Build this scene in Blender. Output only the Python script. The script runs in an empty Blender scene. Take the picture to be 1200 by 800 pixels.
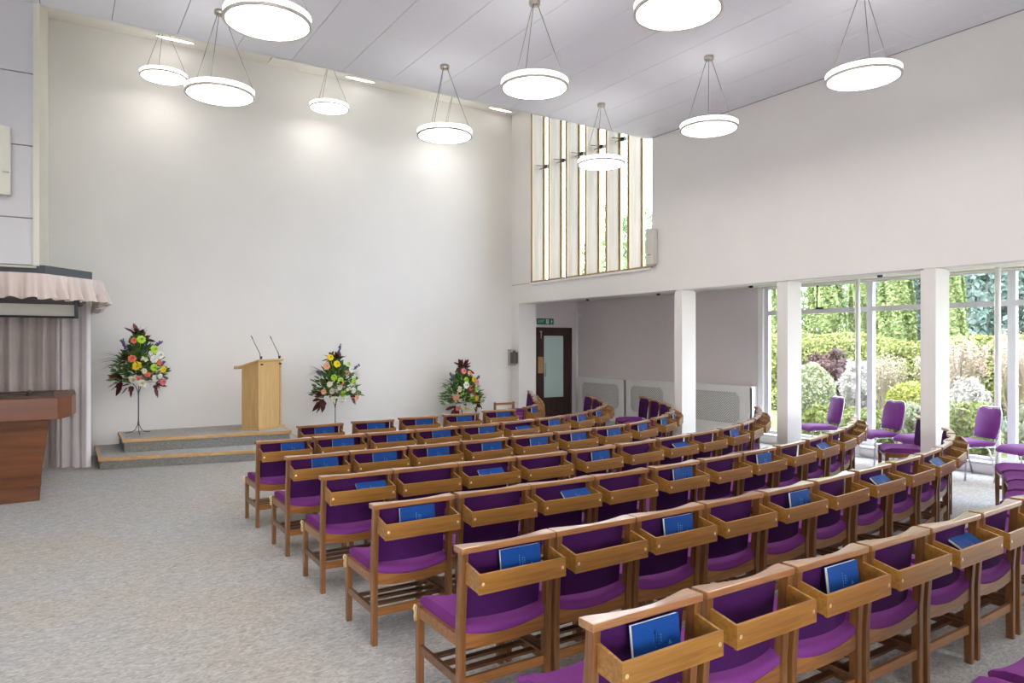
import bpy, bmesh, math, random
import numpy as np
from mathutils import Vector, Matrix
random.seed(7)
RNG = np.random.default_rng(11)
S = bpy.context.scene
COL = S.collection
PI = math.pi
R = math.radians

# ------------------------------------------------------------------ materials
def nodes_of(name):
    m = bpy.data.materials.new(name); m.use_nodes = True
    nt = m.node_tree
    return m, nt, nt.nodes['Principled BSDF']

def plain(name, col, rough=.5, metal=0.0, spec=.5, noise=0.0, nscale=8.0, bump=0.0, bscale=60.0, sheen=0.0):
    m, nt, b = nodes_of(name)
    b.inputs['Roughness'].default_value = rough
    b.inputs['Metallic'].default_value = metal
    b.inputs['Specular IOR Level'].default_value = spec
    if sheen: b.inputs['Sheen Weight'].default_value = sheen
    b.inputs['Base Color'].default_value = (*col, 1)
    tc = nt.nodes.new('ShaderNodeTexCoord')
    if noise:
        n = nt.nodes.new('ShaderNodeTexNoise'); n.inputs['Scale'].default_value = nscale; n.inputs['Detail'].default_value = 4
        nt.links.new(tc.outputs['Object'], n.inputs['Vector'])
        r = nt.nodes.new('ShaderNodeValToRGB')
        a = tuple(max(0, c*(1-noise)) for c in col); z = tuple(min(1, c*(1+noise)) for c in col)
        r.color_ramp.elements[0].position = .3; r.color_ramp.elements[0].color = (*a, 1)
        r.color_ramp.elements[1].position = .7; r.color_ramp.elements[1].color = (*z, 1)
        nt.links.new(n.outputs['Fac'], r.inputs['Fac']); nt.links.new(r.outputs['Color'], b.inputs['Base Color'])
    if bump:
        n2 = nt.nodes.new('ShaderNodeTexNoise'); n2.inputs['Scale'].default_value = bscale; n2.inputs['Detail'].default_value = 3
        nt.links.new(tc.outputs['Object'], n2.inputs['Vector'])
        bp = nt.nodes.new('ShaderNodeBump'); bp.inputs['Strength'].default_value = bump; bp.inputs['Distance'].default_value = .01
        nt.links.new(n2.outputs['Fac'], bp.inputs['Height']); nt.links.new(bp.outputs['Normal'], b.inputs['Normal'])
    return m

def wood(name, dark, light, axis='X', rough=.35, scale=1.0, spec=.5):
    m, nt, b = nodes_of(name)
    b.inputs['Roughness'].default_value = rough
    b.inputs['Specular IOR Level'].default_value = spec
    b.inputs['Coat Weight'].default_value = .4; b.inputs['Coat Roughness'].default_value = .16
    tc = nt.nodes.new('ShaderNodeTexCoord'); mp = nt.nodes.new('ShaderNodeMapping')
    sc = {'X': (1.5, 22, 22), 'Y': (22, 1.5, 22), 'Z': (22, 22, 1.5)}[axis]
    mp.inputs['Scale'].default_value = tuple(s*scale for s in sc)
    nt.links.new(tc.outputs['Object'], mp.inputs['Vector'])
    n = nt.nodes.new('ShaderNodeTexNoise'); n.inputs['Scale'].default_value = 2.2; n.inputs['Detail'].default_value = 5; n.inputs['Distortion'].default_value = .6
    nt.links.new(mp.outputs['Vector'], n.inputs['Vector'])
    r = nt.nodes.new('ShaderNodeValToRGB')
    r.color_ramp.elements[0].position = .32; r.color_ramp.elements[0].color = (*dark, 1)
    r.color_ramp.elements[1].position = .68; r.color_ramp.elements[1].color = (*light, 1)
    nt.links.new(n.outputs['Fac'], r.inputs['Fac']); nt.links.new(r.outputs['Color'], b.inputs['Base Color'])
    return m

def emit(name, col, strength):
    m, nt, b = nodes_of(name)
    b.inputs['Base Color'].default_value = (*col, 1)
    b.inputs['Emission Color'].default_value = (*col, 1)
    b.inputs['Emission Strength'].default_value = strength
    return m

def glass_mat(name, tint=(1, 1, 1), mix=.06):
    m = bpy.data.materials.new(name); m.use_nodes = True; nt = m.node_tree; nt.nodes.clear()
    o = nt.nodes.new('ShaderNodeOutputMaterial'); mx = nt.nodes.new('ShaderNodeMixShader')
    t = nt.nodes.new('ShaderNodeBsdfTransparent'); g = nt.nodes.new('ShaderNodeBsdfGlossy')
    t.inputs['Color'].default_value = (*tint, 1); g.inputs['Roughness'].default_value = .02
    mx.inputs['Fac'].default_value = mix
    nt.links.new(t.outputs[0], mx.inputs[1]); nt.links.new(g.outputs[0], mx.inputs[2]); nt.links.new(mx.outputs[0], o.inputs['Surface'])
    return m

def leafmat(name, a, b_, trans=.35, k=1.0):
    a = tuple(c*k for c in a); b_ = tuple(c*k for c in b_)
    return leafmat_(name, a, b_, trans)
def leafmat_(name, a, b_, trans=.35):
    """leaf colours vary from leaf to leaf with a random per-island value"""
    m, nt, b = nodes_of(name)
    b.inputs['Roughness'].default_value = .55
    g = nt.nodes.new('ShaderNodeNewGeometry')
    r = nt.nodes.new('ShaderNodeValToRGB')
    r.color_ramp.elements[0].position = .0; r.color_ramp.elements[0].color = (*a, 1)
    r.color_ramp.elements[1].position = 1.; r.color_ramp.elements[1].color = (*b_, 1)
    nt.links.new(g.outputs['Random Per Island'], r.inputs['Fac'])
    nt.links.new(r.outputs['Color'], b.inputs['Base Color'])
    tr = nt.nodes.new('ShaderNodeBsdfTranslucent'); nt.links.new(r.outputs['Color'], tr.inputs['Color'])
    mx = nt.nodes.new('ShaderNodeMixShader'); mx.inputs['Fac'].default_value = trans
    out = nt.nodes['Material Output']
    nt.links.new(b.outputs[0], mx.inputs[1]); nt.links.new(tr.outputs[0], mx.inputs[2]); nt.links.new(mx.outputs[0], out.inputs['Surface'])
    return m

def carpet_mat(name, c0, c1, c2, scale=1.0):
    m, nt, b = nodes_of(name)
    b.inputs['Roughness'].default_value = .9; b.inputs['Specular IOR Level'].default_value = .25
    tc = nt.nodes.new('ShaderNodeTexCoord')
    mp = nt.nodes.new('ShaderNodeMapping'); mp.inputs['Scale'].default_value = (20*scale, 44*scale, 30*scale); mp.inputs['Rotation'].default_value = (0, 0, R(-28))
    nt.links.new(tc.outputs['Object'], mp.inputs['Vector'])
    n = nt.nodes.new('ShaderNodeTexNoise'); n.inputs['Scale'].default_value = 1.0; n.inputs['Detail'].default_value = 3; n.inputs['Distortion'].default_value = 1.6
    nt.links.new(mp.outputs['Vector'], n.inputs['Vector'])
    r = nt.nodes.new('ShaderNodeValToRGB'); e = r.color_ramp.elements
    e[0].position = .33; e[0].color = (*c0, 1); e[1].position = .66; e[1].color = (*c2, 1)
    k = e.new(.5); k.color = (*c1, 1)
    nt.links.new(n.outputs['Fac'], r.inputs['Fac'])
    # slow drifts of warmer and cooler pile
    n2 = nt.nodes.new('ShaderNodeTexNoise'); n2.inputs['Scale'].default_value = .8; n2.inputs['Detail'].default_value = 2
    nt.links.new(tc.outputs['Object'], n2.inputs['Vector'])
    r2 = nt.nodes.new('ShaderNodeValToRGB')
    r2.color_ramp.elements[0].position = .35; r2.color_ramp.elements[0].color = (.98, .93, .86, 1)
    r2.color_ramp.elements[1].position = .65; r2.color_ramp.elements[1].color = (.95, .98, 1.0, 1)
    nt.links.new(n2.outputs['Fac'], r2.inputs['Fac'])
    mul = nt.nodes.new('ShaderNodeMix'); mul.data_type = 'RGBA'; mul.blend_type = 'MULTIPLY'; mul.inputs['Factor'].default_value = 1
    nt.links.new(r.outputs['Color'], mul.inputs['A']); nt.links.new(r2.outputs['Color'], mul.inputs['B'])
    nt.links.new(mul.outputs['Result'], b.inputs['Base Color'])
    n3 = nt.nodes.new('ShaderNodeTexNoise'); n3.inputs['Scale'].default_value = 260; nt.links.new(tc.outputs['Object'], n3.inputs['Vector'])
    bp = nt.nodes.new('ShaderNodeBump'); bp.inputs['Strength'].default_value = .35; bp.inputs['Distance'].default_value = .004
    nt.links.new(n3.outputs['Fac'], bp.inputs['Height']); nt.links.new(bp.outputs['Normal'], b.inputs['Normal'])
    return m

M = {}
M['wall'] = plain('painted_wall', (.835, .815, .80), .75, noise=.015, nscale=1.5)
M['wall_cool'] = plain('painted_aisle_wall', (.76, .70, .72), .75)
M['white'] = plain('white_paint', (.88, .875, .87), .45)
M['cream'] = plain('cream_paint', (.68, .65, .57), .6)
M['panelw'] = plain('white_panel', (.58, .575, .605), .5)
M['joint'] = plain('joint_shadow_strip', (.12, .12, .13), .8)
M['wood'] = wood('stained_oak', (.185, .068, .015), (.32, .130, .034), 'X', .32)
M['woodbox'] = wood('stained_oak_box', (.22, .095, .016), (.37, .178, .036), 'X', .36)
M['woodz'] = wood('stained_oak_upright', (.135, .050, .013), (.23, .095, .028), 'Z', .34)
M['woodtop'] = wood('polished_oak_rail_lit', (.24, .100, .030), (.40, .185, .065), 'X', .3)  # base paler than the other oak; light caught on top put into the colour
M['woodtop'].node_tree.nodes['Principled BSDF'].inputs['Coat Weight'].default_value = 1.0
M['woodtop'].node_tree.nodes['Principled BSDF'].inputs['Coat IOR'].default_value = 1.75
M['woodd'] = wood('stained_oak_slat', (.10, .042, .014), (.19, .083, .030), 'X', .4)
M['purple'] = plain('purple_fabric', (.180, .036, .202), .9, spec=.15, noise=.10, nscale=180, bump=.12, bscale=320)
M['purple_shaded'] = plain('purple_shaded_fabric', (.052, .0095, .076), .9, spec=.12, noise=.12, nscale=180, bump=.12, bscale=320)  # seat fabric darkened; shade on the chair backs put into the colour
M['brass'] = plain('brass', (.90, .74, .42), .3, .85)
M['blue'] = plain('blue_cloth_cover', (.002, .048, .235), .6, spec=.25, noise=.08, nscale=90)
M['pages'] = plain('paper_pages', (.80, .79, .74), .8)
M['foil'] = plain('pale_foil', (.07, .19, .48), .4)
M['chrome'] = plain('chrome_tube', (.58, .60, .62), .25, 1.0)
M['purple2'] = plain('bright_purple_fabric', (.195, .034, .250), .8, spec=.25, noise=.08, nscale=160, sheen=.2)
M['beech'] = wood('beech_veneer', (.56, .35, .135), (.68, .45, .20), 'Z', .4, .7)
M['nosing'] = wood('light_oak_nosing', (.50, .27, .09), (.62, .37, .15), 'X', .4)
M['mahog'] = wood('mahogany_veneer', (.10, .030, .009), (.19, .062, .018), 'X', .5, .2, .3)
M['mahog'].node_tree.nodes['Principled BSDF'].inputs['Coat Weight'].default_value = .1
M['mahog2'] = wood('mahogany_slab', (.13, .038, .014), (.19, .060, .022), 'X', .45, .12, .3)
M['mahog2'].node_tree.nodes['Principled BSDF'].inputs['Coat Weight'].default_value = .15
M['darkdoor'] = wood('dark_door_wood', (.022, .006, .006), (.052, .014, .012), 'Z', .35, .5)
M['curtain'] = plain('mauve_velvet', (.54, .465, .44), .8, noise=.08, nscale=3, sheen=.3)
M['curtain2'] = plain('pale_mauve_velvet', (.74, .68, .69), .8, noise=.06, nscale=3, sheen=.3)
M['valance'] = plain('pale_pink_satin', (.60, .51, .475), .5, noise=.05, nscale=4, sheen=.3)
M['black'] = plain('black_metal', (.018, .020, .024), .45)
M['slate'] = plain('dark_slate_board', (.045, .055, .065), .5)
M['green'] = plain('sign_green', (.0, .17, .095), .4)
M['signw'] = plain('sign_white', (.85, .88, .85), .5)
M['steel'] = plain('satin_nickel', (.55, .50, .44), .3, 1.0)
M['paving'] = plain('pale_paving', (.48, .46, .42), .9, noise=.1)
M['ring'] = plain('pale_nickel_ring', (.80, .77, .73), .4, .3)
M['cable'] = plain('steel_cable', (.30, .28, .25), .45, .6)
M['lamp'] = emit('lamp_diffuser', (1.0, .95, .885), 11.0)
M['lampfar'] = emit('far_lamp_diffuser', (1.0, .95, .885), 6.5)
M['lampside'] = emit('lamp_side_diffuser', (1.0, .95, .88), 5.0)
M['lampfill'] = emit('lamp_top_fill_glow', (1.0, .97, .93), 1.6)  # glow added to the lamp covers to brighten the ceiling
M['down'] = emit('recessed_light', (1.0, .97, .92), 5.0)
M['ceil'] = plain('ceiling_tile', (.88, .90, .96), .85)
M['ceiljoint'] = plain('ceiling_joint', (.33, .335, .37), .9)
M['ceil2'] = plain('ceiling_cream_tile', (.86, .84, .78), .85)
M['carpet'] = carpet_mat('grey_mottled_carpet', (.35, .34, .325), (.455, .447, .442), (.57, .565, .565))
M['carpet2'] = carpet_mat('grey_riser_carpet', (.19, .185, .18), (.27, .265, .26), (.36, .355, .35), 2)
M['glass'] = glass_mat('window_glass')
M['glass3'] = glass_mat('dimming_window_glass', (.66, .67, .68))  # tint added to hold back daylight from the aisle windows
M['glass2'] = glass_mat('dimming_tall_glass', (.69, .71, .73))  # clear panes of the tall window, tint added to cut their daylight
M['teal'] = plain('frosted_teal_glass', (.62, .80, .78), .25)
M['finw'] = wood('pale_fin_wood', (.215, .175, .125), (.27, .225, .165), 'Z', .75, .3)
M['fine'] = wood('ochre_fin_edge', (.30, .20, .08), (.42, .30, .14), 'Z', .55, .3)
M['winframe'] = plain('white_window_frame', (.70, .70, .73), .45)
M['grille'] = plain('white_lattice', (.86, .85, .84), .6)
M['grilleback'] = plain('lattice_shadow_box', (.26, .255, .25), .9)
M['spk'] = plain('cream_plastic', (.64, .63, .555), .45)
M['brown'] = plain('dark_brown_plastic', (.09, .065, .05), .5)
M['gray'] = plain('grey_plastic', (.42, .42, .42), .5)

# ------------------------------------------------------------------ mesh helper
class MB:
    def __init__(s): s.v = []; s.f = []; s.sm = []
    def add(s, vs, fs, smooth=False):
        o = len(s.v); s.v += [tuple(v) for v in vs]
        for f in fs: s.f.append(tuple(i+o for i in f)); s.sm.append(smooth)
        return s
    def box(s, x0, x1, y0, y1, z0, z1):
        vs = [(x0,y0,z0),(x1,y0,z0),(x1,y1,z0),(x0,y1,z0),(x0,y0,z1),(x1,y0,z1),(x1,y1,z1),(x0,y1,z1)]
        return s.add(vs, [(0,3,2,1),(4,5,6,7),(0,1,5,4),(1,2,6,5),(2,3,7,6),(3,0,4,7)])
    def loft(s, secs, smooth=False, cap=True):
        n = len(secs[0]); vs = [p for q in secs for p in q]; fs = []
        for i in range(len(secs)-1):
            for j in range(n):
                k = (j+1) % n
                fs.append((i*n+j, i*n+k, (i+1)*n+k, (i+1)*n+j))
        if cap:
            fs.append(tuple(reversed(range(n)))); fs.append(tuple((len(secs)-1)*n+j for j in range(n)))
        return s.add(vs, fs, smooth)
    def prism(s, poly, z0, z1):          # plan polygon (counter-clockwise) extruded in z
        return s.loft([[(x, y, z0) for x, y in poly], [(x, y, z1) for x, y in poly]])
    def prism_y(s, poly, y0, y1):        # x-z polygon extruded in y
        return s.loft([[(x, y1, z) for x, z in poly], [(x, y0, z) for x, z in poly]])
    def prism_x(s, poly, x0, x1):        # y-z polygon extruded in x
        return s.loft([[(x0, y, z) for y, z in poly], [(x1, y, z) for y, z in poly]])
    def tube(s, pts, r, n=8, cap=True):
        pts = [Vector(p) for p in pts]; secs = []
        rs = r if isinstance(r, (list, tuple)) else [r]*len(pts)
        up = None
        for i, p in enumerate(pts):
            a = pts[max(0, i-1)]; b = pts[min(len(pts)-1, i+1)]
            t = (b-a).normalized()
            if up is None:
                ref = Vector((0, 0, 1)) if abs(t.z) < .9 else Vector((1, 0, 0))
                up = (ref - t*ref.dot(t)).normalized()
            else:
                up = (up - t*up.dot(t)).normalized()
            w = t.cross(up)
            secs.append([tuple(p + (up*math.cos(2*PI*k/n) + w*math.sin(2*PI*k/n))*rs[i]) for k in range(n)])
        return s.loft(secs, True, cap)
    def lathe(s, prof, c=(0, 0, 0), n=32, smooth=True):
        secs = [[(c[0]+r*math.cos(2*PI*k/n), c[1]+r*math.sin(2*PI*k/n), c[2]+z) for k in range(n)] for r, z in prof]
        return s.loft(secs, smooth, True)
    def grid(s, fn, nu, nv, smooth=True):
        vs = [fn(i/nu, j/nv) for j in range(nv+1) for i in range(nu+1)]
        fs = [(j*(nu+1)+i, j*(nu+1)+i+1, (j+1)*(nu+1)+i+1, (j+1)*(nu+1)+i) for j in range(nv) for i in range(nu)]
        return s.add(vs, fs, smooth)
    def build(s, name, mat, parent=None, loc=None, bevel=0, recalc=True):
        me = bpy.data.meshes.new(name); me.from_pydata(s.v, [], s.f)
        me.polygons.foreach_set('use_smooth', s.sm)
        if recalc:
            bm = bmesh.new(); bm.from_mesh(me); bmesh.ops.recalc_face_normals(bm, faces=bm.faces)
            if bevel:
                es = [e for e in bm.edges if len(e.link_faces) == 2 and e.calc_face_angle(0) > R(35)]
                bmesh.ops.bevel(bm, geom=es, offset=bevel, segments=2, affect='EDGES', profile=.6, clamp_overlap=True)
            bm.to_mesh(me); bm.free()
        if isinstance(mat, str): mat = M[mat]
        me.materials.append(mat)
        o = bpy.data.objects.new(name, me); COL.objects.link(o)
        if parent: o.parent = parent
        if loc: o.location = loc
        return o

def thing(name, label, cat, loc=(0,0,0), rz=0, group=None):
    o = bpy.data.objects.new(name, None); o.empty_display_size = .1; COL.objects.link(o)
    o.location = loc; o.rotation_euler = (0, 0, rz)
    return tag(o, label, cat, group)
def tag(o, label, cat, group=None):
    o['label'] = label; o['category'] = cat
    if group: o['group'] = group
    return o
def struct(o, label=None):
    o['kind'] = 'structure'
    if label: o['label'] = label
    return o
def copy_thing(root, kids):
    """kids: {object: [its children]} cached once, so no slow lookups"""
    r = root.copy(); COL.objects.link(r)
    for k, subs in kids:
        c = k.copy(); COL.objects.link(c); c.parent = r
        for g in subs:
            d = g.copy(); COL.objects.link(d); d.parent = c
    return r
def kids_of(root): return [(k, list(k.children)) for k in root.children]

# ------------------------------------------------------------------ room
W, D, HC, HS = 8.04, 12.35, 5.01, 6.49     # right wall, back wall, ceiling, slot ceiling
Y0, XL = -4.5, -3.2                        # rear wall, left wall
CE = 8.25                                  # where the tiled ceiling ends
BEAM = 2.53
# floor
struct(MB().box(XL-.2, 10.5, Y0-.2, 13.2, -.2, 0).build('floor', 'carpet'), 'mottled grey carpet')
# back wall
b = MB(); b.box(XL-.2, W+.30, D, D+.25, 0, HS+.25)
struct(b.build('wall_back', 'wall'), 'tall plain off-white wall behind the lectern')
# right wall above the aisle, with the tall window opening
b = MB()
b.box(W, W+.30, Y0, 8.19, BEAM, HS+.25); b.box(W, W+.30, 8.19, 11.60, BEAM, 2.925); b.box(W, W+.30, 11.60, D, BEAM, HS+.25)
b.box(W, W+.30, 8.19, 11.60, HS+.1, HS+.25)
struct(b.build('wall_right', 'wall'), 'off-white upper wall over the side aisle')
b = MB(); b.box(W, W+.43, 12.07, D+.25, 0, BEAM)
struct(b.build('wall_pier', 'wall'), 'off-white pier in the back corner')
# thin shadow joint that runs from the corner to the window sill
struct(MB().box(W-.004, W, 11.60, 12.34, 2.918, 2.928).build('trim_1', 'fine'))
# left and rear walls
struct(MB().box(XL-.2, XL, Y0, 13, 0, HS+.25).build('wall_left', 'wall'))
b = MB(); b.box(XL-.2, 10.7, Y0-.2, Y0, 2.75, HS+.25); b.box(XL-.2, 10.7, Y0-.2, Y0, 0, .12)
for xa, xb in ((XL-.2, -2.9), (.5, 10.7)): b.box(xa, xb, Y0-.2, Y0, .12, 2.75)
struct(b.build('wall_rear', 'wall'))
for i, (xa, xb) in enumerate(((-2.9, .5),)):     # unseen window added behind the camera for fill daylight
    w = bpy.data.objects.new('window_%d' % (i+7), None); COL.objects.link(w); struct(w)
    b = MB(); b.box(xa, xa+.07, Y0-.14, Y0-.06, .12, 2.75); b.box(xb-.07, xb, Y0-.14, Y0-.06, .12, 2.75); b.box((xa+xb)/2-.04, (xa+xb)/2+.04, Y0-.14, Y0-.06, .12, 2.75); b.box(xa+.07, xb-.07, Y0-.14, Y0-.06, 2.19, 2.26)
    b.build('window_frame', 'winframe', w)
    MB().box(xa+.07, xb-.07, Y0-.105, Y0-.10, .12, 2.75).build('pane', 'glass', w)
struct(MB().box(-14, 22, -24, Y0-.2, -.2, -.1).build('bounce_terrace', 'paving'))  # unseen pale ground added to bounce daylight up through the rear window
# columns
for y in (7.56, 5.715, 3.87, 2.025, .18, -1.665, -3.51):
    b = MB(); b.box(W, W+.30, y, y+.16, 0, BEAM-.018)
    b.box(W+.02, W+.28, y+.02, y+.14, BEAM-.018, BEAM)
    struct(b.build('column', 'wall'), 'square off-white column under the beam')
# tiled ceiling: tiles with fine joints over a darker board
b = MB(); b.box(XL, W, Y0, CE, HC+.012, HC+.18)
struct(b.build('ceiling', 'ceiljoint'))
b = MB()
x = .48-6*.61; g = .004
while x < W:
    x0, x1 = max(x+g, XL), min(x+.61-g, W)
    k = round((x-.48)/.61); y = CE - (.61 if k % 2 else 0)
    b.box(x0, x1, max(y, Y0), CE, HC, HC+.012) if y < CE else None
    while y > Y0:
        ya = max(y-1.22+.0012, Y0); yb = y-.0012
        if x1 > x0: b.box(x0, x1, ya, yb, HC, HC+.012)
        y -= 1.22
    x += .61
struct(b.build('ceiling_tiles', 'ceil'))
struct(MB().box(W-.012, W, Y0, CE, HC-.006, HC).build('trim_2', 'ceiljoint'))
# ceiling edge fascia and slot ceiling
struct(MB().box(-.1, W, CE, CE+.05, HC, HS).build('wall_fascia', 'wall'))
b = MB()
xx = -3.0
while xx < W:
    b.box(max(xx+.004, XL), min(xx+1.5, W), CE+.05, D, HS, HS+.02); xx += 1.508
struct(b.build('ceiling_slot', 'ceil2'))
struct(MB().box(XL, W+.3, CE, D, HS+.02, HS+.25).build('ceiling_slot_board', 'ceil2'))
# side aisle: ceiling, far wall, door wall
XA, HA = 10.3, 2.68
struct(MB().box(W+.30, XA+.2, Y0, 13.2, HA, HA+.2).build('ceiling_aisle', 'cream'))
struct(MB().box(XA, XA+.2, 7.83, 13.2, 0, HA).build('wall_aisle', 'wall_cool'), 'grey-lilac wall of the side aisle')
struct(MB().box(XA, XA+.2, Y0, -1.56, 0, HA).build('wall_aisle_end', 'wall_cool'))
b = MB(); b.box(W+.28, 9.08, 12.95, 13.15, 0, HA); b.box(10.10, XA, 12.95, 13.15, 0, HA); b.box(9.08, 10.10, 12.95, 13.15, 2.07, HA)
struct(b.build('wall_door', 'wall_cool'))
struct(MB().box(W+.28, W+.43, D+.2, 12.95, 0, HA).build('wall_return', 'wall_cool'))
# panelled box over the left corner (faces us), with joints
b = MB(); b.prism([(XL, 8.27), (-.165, 8.27), (-.095, D), (XL, D)], 2.50, HS)
struct(b.build('wall_gallery', 'cream'), 'cream side of the boxed-in gallery in the left corner')
b = MB()
zs = [2.46, 2.915, 3.615, 4.315, 5.01]
for i in range(4):
    z0, z1 = zs[i]+.005, zs[i+1]-.005
    for (xa, xb) in ((-1.75, -.185), (XL, -1.756)): b.box(xa, xb, 8.235, 8.27, z0, z1)
struct(b.build('wall_gallery_panels', 'panelw'), 'white panels of the boxed-in gallery')
b = MB(); b.box(XL, -.19, 8.255, 8.275, 2.46, 5.01)
struct(b.build('wall_gallery_backing', 'joint'))
b = MB(); b.box(-.185, -.135, 8.22, 8.275, 2.46, HC)
struct(b.build('trim_3', 'cream'))
struct(MB().prism([(XL, 8.27), (-.16, 8.27), (-.19, D), (XL, D)], 2.44, 2.50).build('trim_4', 'cream'))
# baseboards
struct(MB().box(3.3, W, D-.012, D, 0, .07).build('baseboard_back', 'white'))

# recessed lights in the slot ceiling
for i, x in enumerate((1.58, 4.62, 7.62)):
    t = thing('recessed_ceiling_light', 'flush light strip in the cream ceiling edge, ' + ('left one of three', 'middle one of three', 'right one of three')[i], 'light', (x, 12.12, HS), 0, 'recessed lights along the back wall')
    n = 24
    MB().prism([(.27*math.cos(2*PI*k/n), .045*math.sin(2*PI*k/n)) for k in range(n)], -.012, -.004).build('lens', 'down', t)
    b = MB()
    for k in range(n):
        a0, a1 = 2*PI*k/n, 2*PI*(k+1)/n
        b.prism([(.27*math.cos(a0), .045*math.sin(a0)), (.285*math.cos(a0), .058*math.sin(a0)), (.285*math.cos(a1), .058*math.sin(a1)), (.27*math.cos(a1), .045*math.sin(a1))], -.014, 0)
    b.build('rim', 'white', t)

# ------------------------------------------------------------------ tall window with fins (window_1)
w1 = bpy.data.objects.new('window_1', None); COL.objects.link(w1); struct(w1, 'tall window of upright pale fins in the right wall')
finY = [11.58, 11.0, 10.44, 9.87, 9.30, 8.74]
XO = 8.335
for i, y in enumerate(finY):
    f = MB().box(W+.03, XO, y, y+.045, 2.955, HS+.10).build('fin', 'finw', w1)
    MB().box(W-.004, W+.03, y-.004, y+.049, 2.955, HS+.10).build('fin_edge', 'fine', f)
    MB().box(XO-.02, XO+.03, y-.035, y+.06, 2.955, HS+.10).build('fin_frame', 'fine', f)
MB().box(W-.02, XO+.03, 8.19, 11.62, 2.915, 2.955).build('sill', 'fine', w1)
MB().box(W-.035, W, 8.19, 11.62, 2.89, 2.925).build('sill_lip', 'white', w1)
MB().box(W+.02, XO+.03, 8.19, 8.23, 2.955, HS+.10).build('jamb', 'white', w1)
MB().box(XO+.01, XO+.016, 8.2, 11.6, 2.95, HS+.10).build('pane', 'glass2', w1, recalc=True)
for i, y in enumerate(finY[:5]):           # little window stays, all at one height
    z = 5.27
    yc = y - .14
    b = MB(); b.box(XO-.07, XO-.01, yc-.05, yc+.05, z-.03, z+.03); b.tube([(XO-.06, yc, z), (XO-.20, yc+.13, z+.03)], .006, 6); b.tube([(XO-.06, yc, z), (XO-.17, yc+.07, z-.06)], .006, 6)
    b.build('window_stay', 'black', w1)
# the boxed wall closes the outside of the window head
struct(MB().box(W+.28, W+.36, 8.1, 11.7, HS+.1, HS+.25).build('trim_5', 'white'))

# ------------------------------------------------------------------ aisle windows (window_2 ..)
mull = [7.76, 5.915, 4.04, 2.17, .30, -1.56]
wlab = ['far', 'second', 'third', 'fourth', 'fifth']
for i in range(5):
    ya, yb = mull[i+1], mull[i]
    w = bpy.data.objects.new('window_%d' % (i+2), None); COL.objects.link(w)
    struct(w, '%s floor-length garden window of the side aisle' % wlab[i])
    b = MB()
    b.box(XA+.02, XA+.10, yb-.045, yb+.045, .12, HA); b.box(XA+.02, XA+.10, ya-.045 if i == 4 else ya+.045, ya+.045 if i == 4 else ya+.046, .12, HA)
    b.box(XA+.03, XA+.09, ya+.046, yb-.045, 2.635, HA); b.box(XA+.03, XA+.09, ya+.046, yb-.045, .12, .20)
    b.build('window_frame', 'winframe', w)
    MB().box(XA+.02, XA+.085, ya+.046, yb-.045, 2.19, 2.262).build('transom', 'winframe', w)
    MB().box(XA+.055, XA+.061, ya+.046, yb-.045, .20, 2.19).build('pane', 'glass3', w)
    MB().box(XA+.055, XA+.061, ya+.046, yb-.045, 2.262, 2.635).build('pane', 'glass3', w)
    if i in (0,):
        b = MB(); b.tube([(XA+.01, 6.78, 2.64), (XA, 6.78, 2.26)], .010, 8); b.box(XA-.01, XA+.02, 6.66, 6.80, 2.255, 2.285)
        b.build('casement_stay', 'black', w)
struct(MB().box(XA-.02, XA+.20, 7.80, 7.90, 0, HA).build('trim_6', 'white'))
# head trim with shadow line and the low heating casing along the glass
struct(MB().box(XA-.05, XA+.12, -1.56, 7.80, 2.655, HA).build('trim_7', 'cream'))
b = MB(); b.box(XA-.16, XA+.02, -1.56, 7.80, .03, .125); b.box(XA-.13, XA+.02, -1.56, 7.80, 0, .03); b.box(XA-.165, XA+.02, -1.56, 7.80, .135, .155)
struct(b.build('trim_8', 'white'))
struct(MB().box(XA-.15, XA, -1.56, 7.80, .125, .135).build('trim_9', 'gray'))
struct(MB().box(XA, XA+.2, -1.56, 7.80, -.1, .12).build('wall_sill', 'white'))
for i, y in enumerate((5.99, 4.12)):
    t = thing('heating_pipe', 'round white upright pipe before the ' + ('window post between columns' if i == 0 else 'window post right of the nearest column'), 'pipe', (10.13, y, 0), 0, 'white pipes before the window posts')
    MB().lathe([(.034, 0), (.034, HA)], n=16).build('pipe_body', 'white', t)
    MB().lathe([(.055, 0), (.055, .015), (.036, .03)], n=16).build('floor_collar', 'white', t)
t = thing('corner_pipe', 'thin white pipe running up the aisle corner beside the door', 'pipe', (10.2, 12.86, 0), 0)
MB().lathe([(.022, 0), (.022, 2.45)], n=12).build('pipe_body', 'white', t)
MB().tube([(.05, 0, 2.38), (.12, 0, 2.38)], .02, 8).build('wall_bracket', 'white', t)

# ceiling fittings in the aisle
for i, y in enumerate((11.38, 9.33, 7.28, 5.19)):
    t = thing('ceiling_spot', 'small black fitting under the aisle ceiling, %s from the door end' % ('first', 'second', 'third', 'fourth')[i], 'light fitting', (9.3, y, HA), 0, 'small black fittings under the aisle ceiling')
    MB().lathe([(.05, -.012), (.05, 0)], n=16).build('mount_plate', 'white', t)
    MB().lathe([(.018, -.09), (.034, -.085), (.034, -.012)], n=16).build('spot_head', 'black', t)

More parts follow.
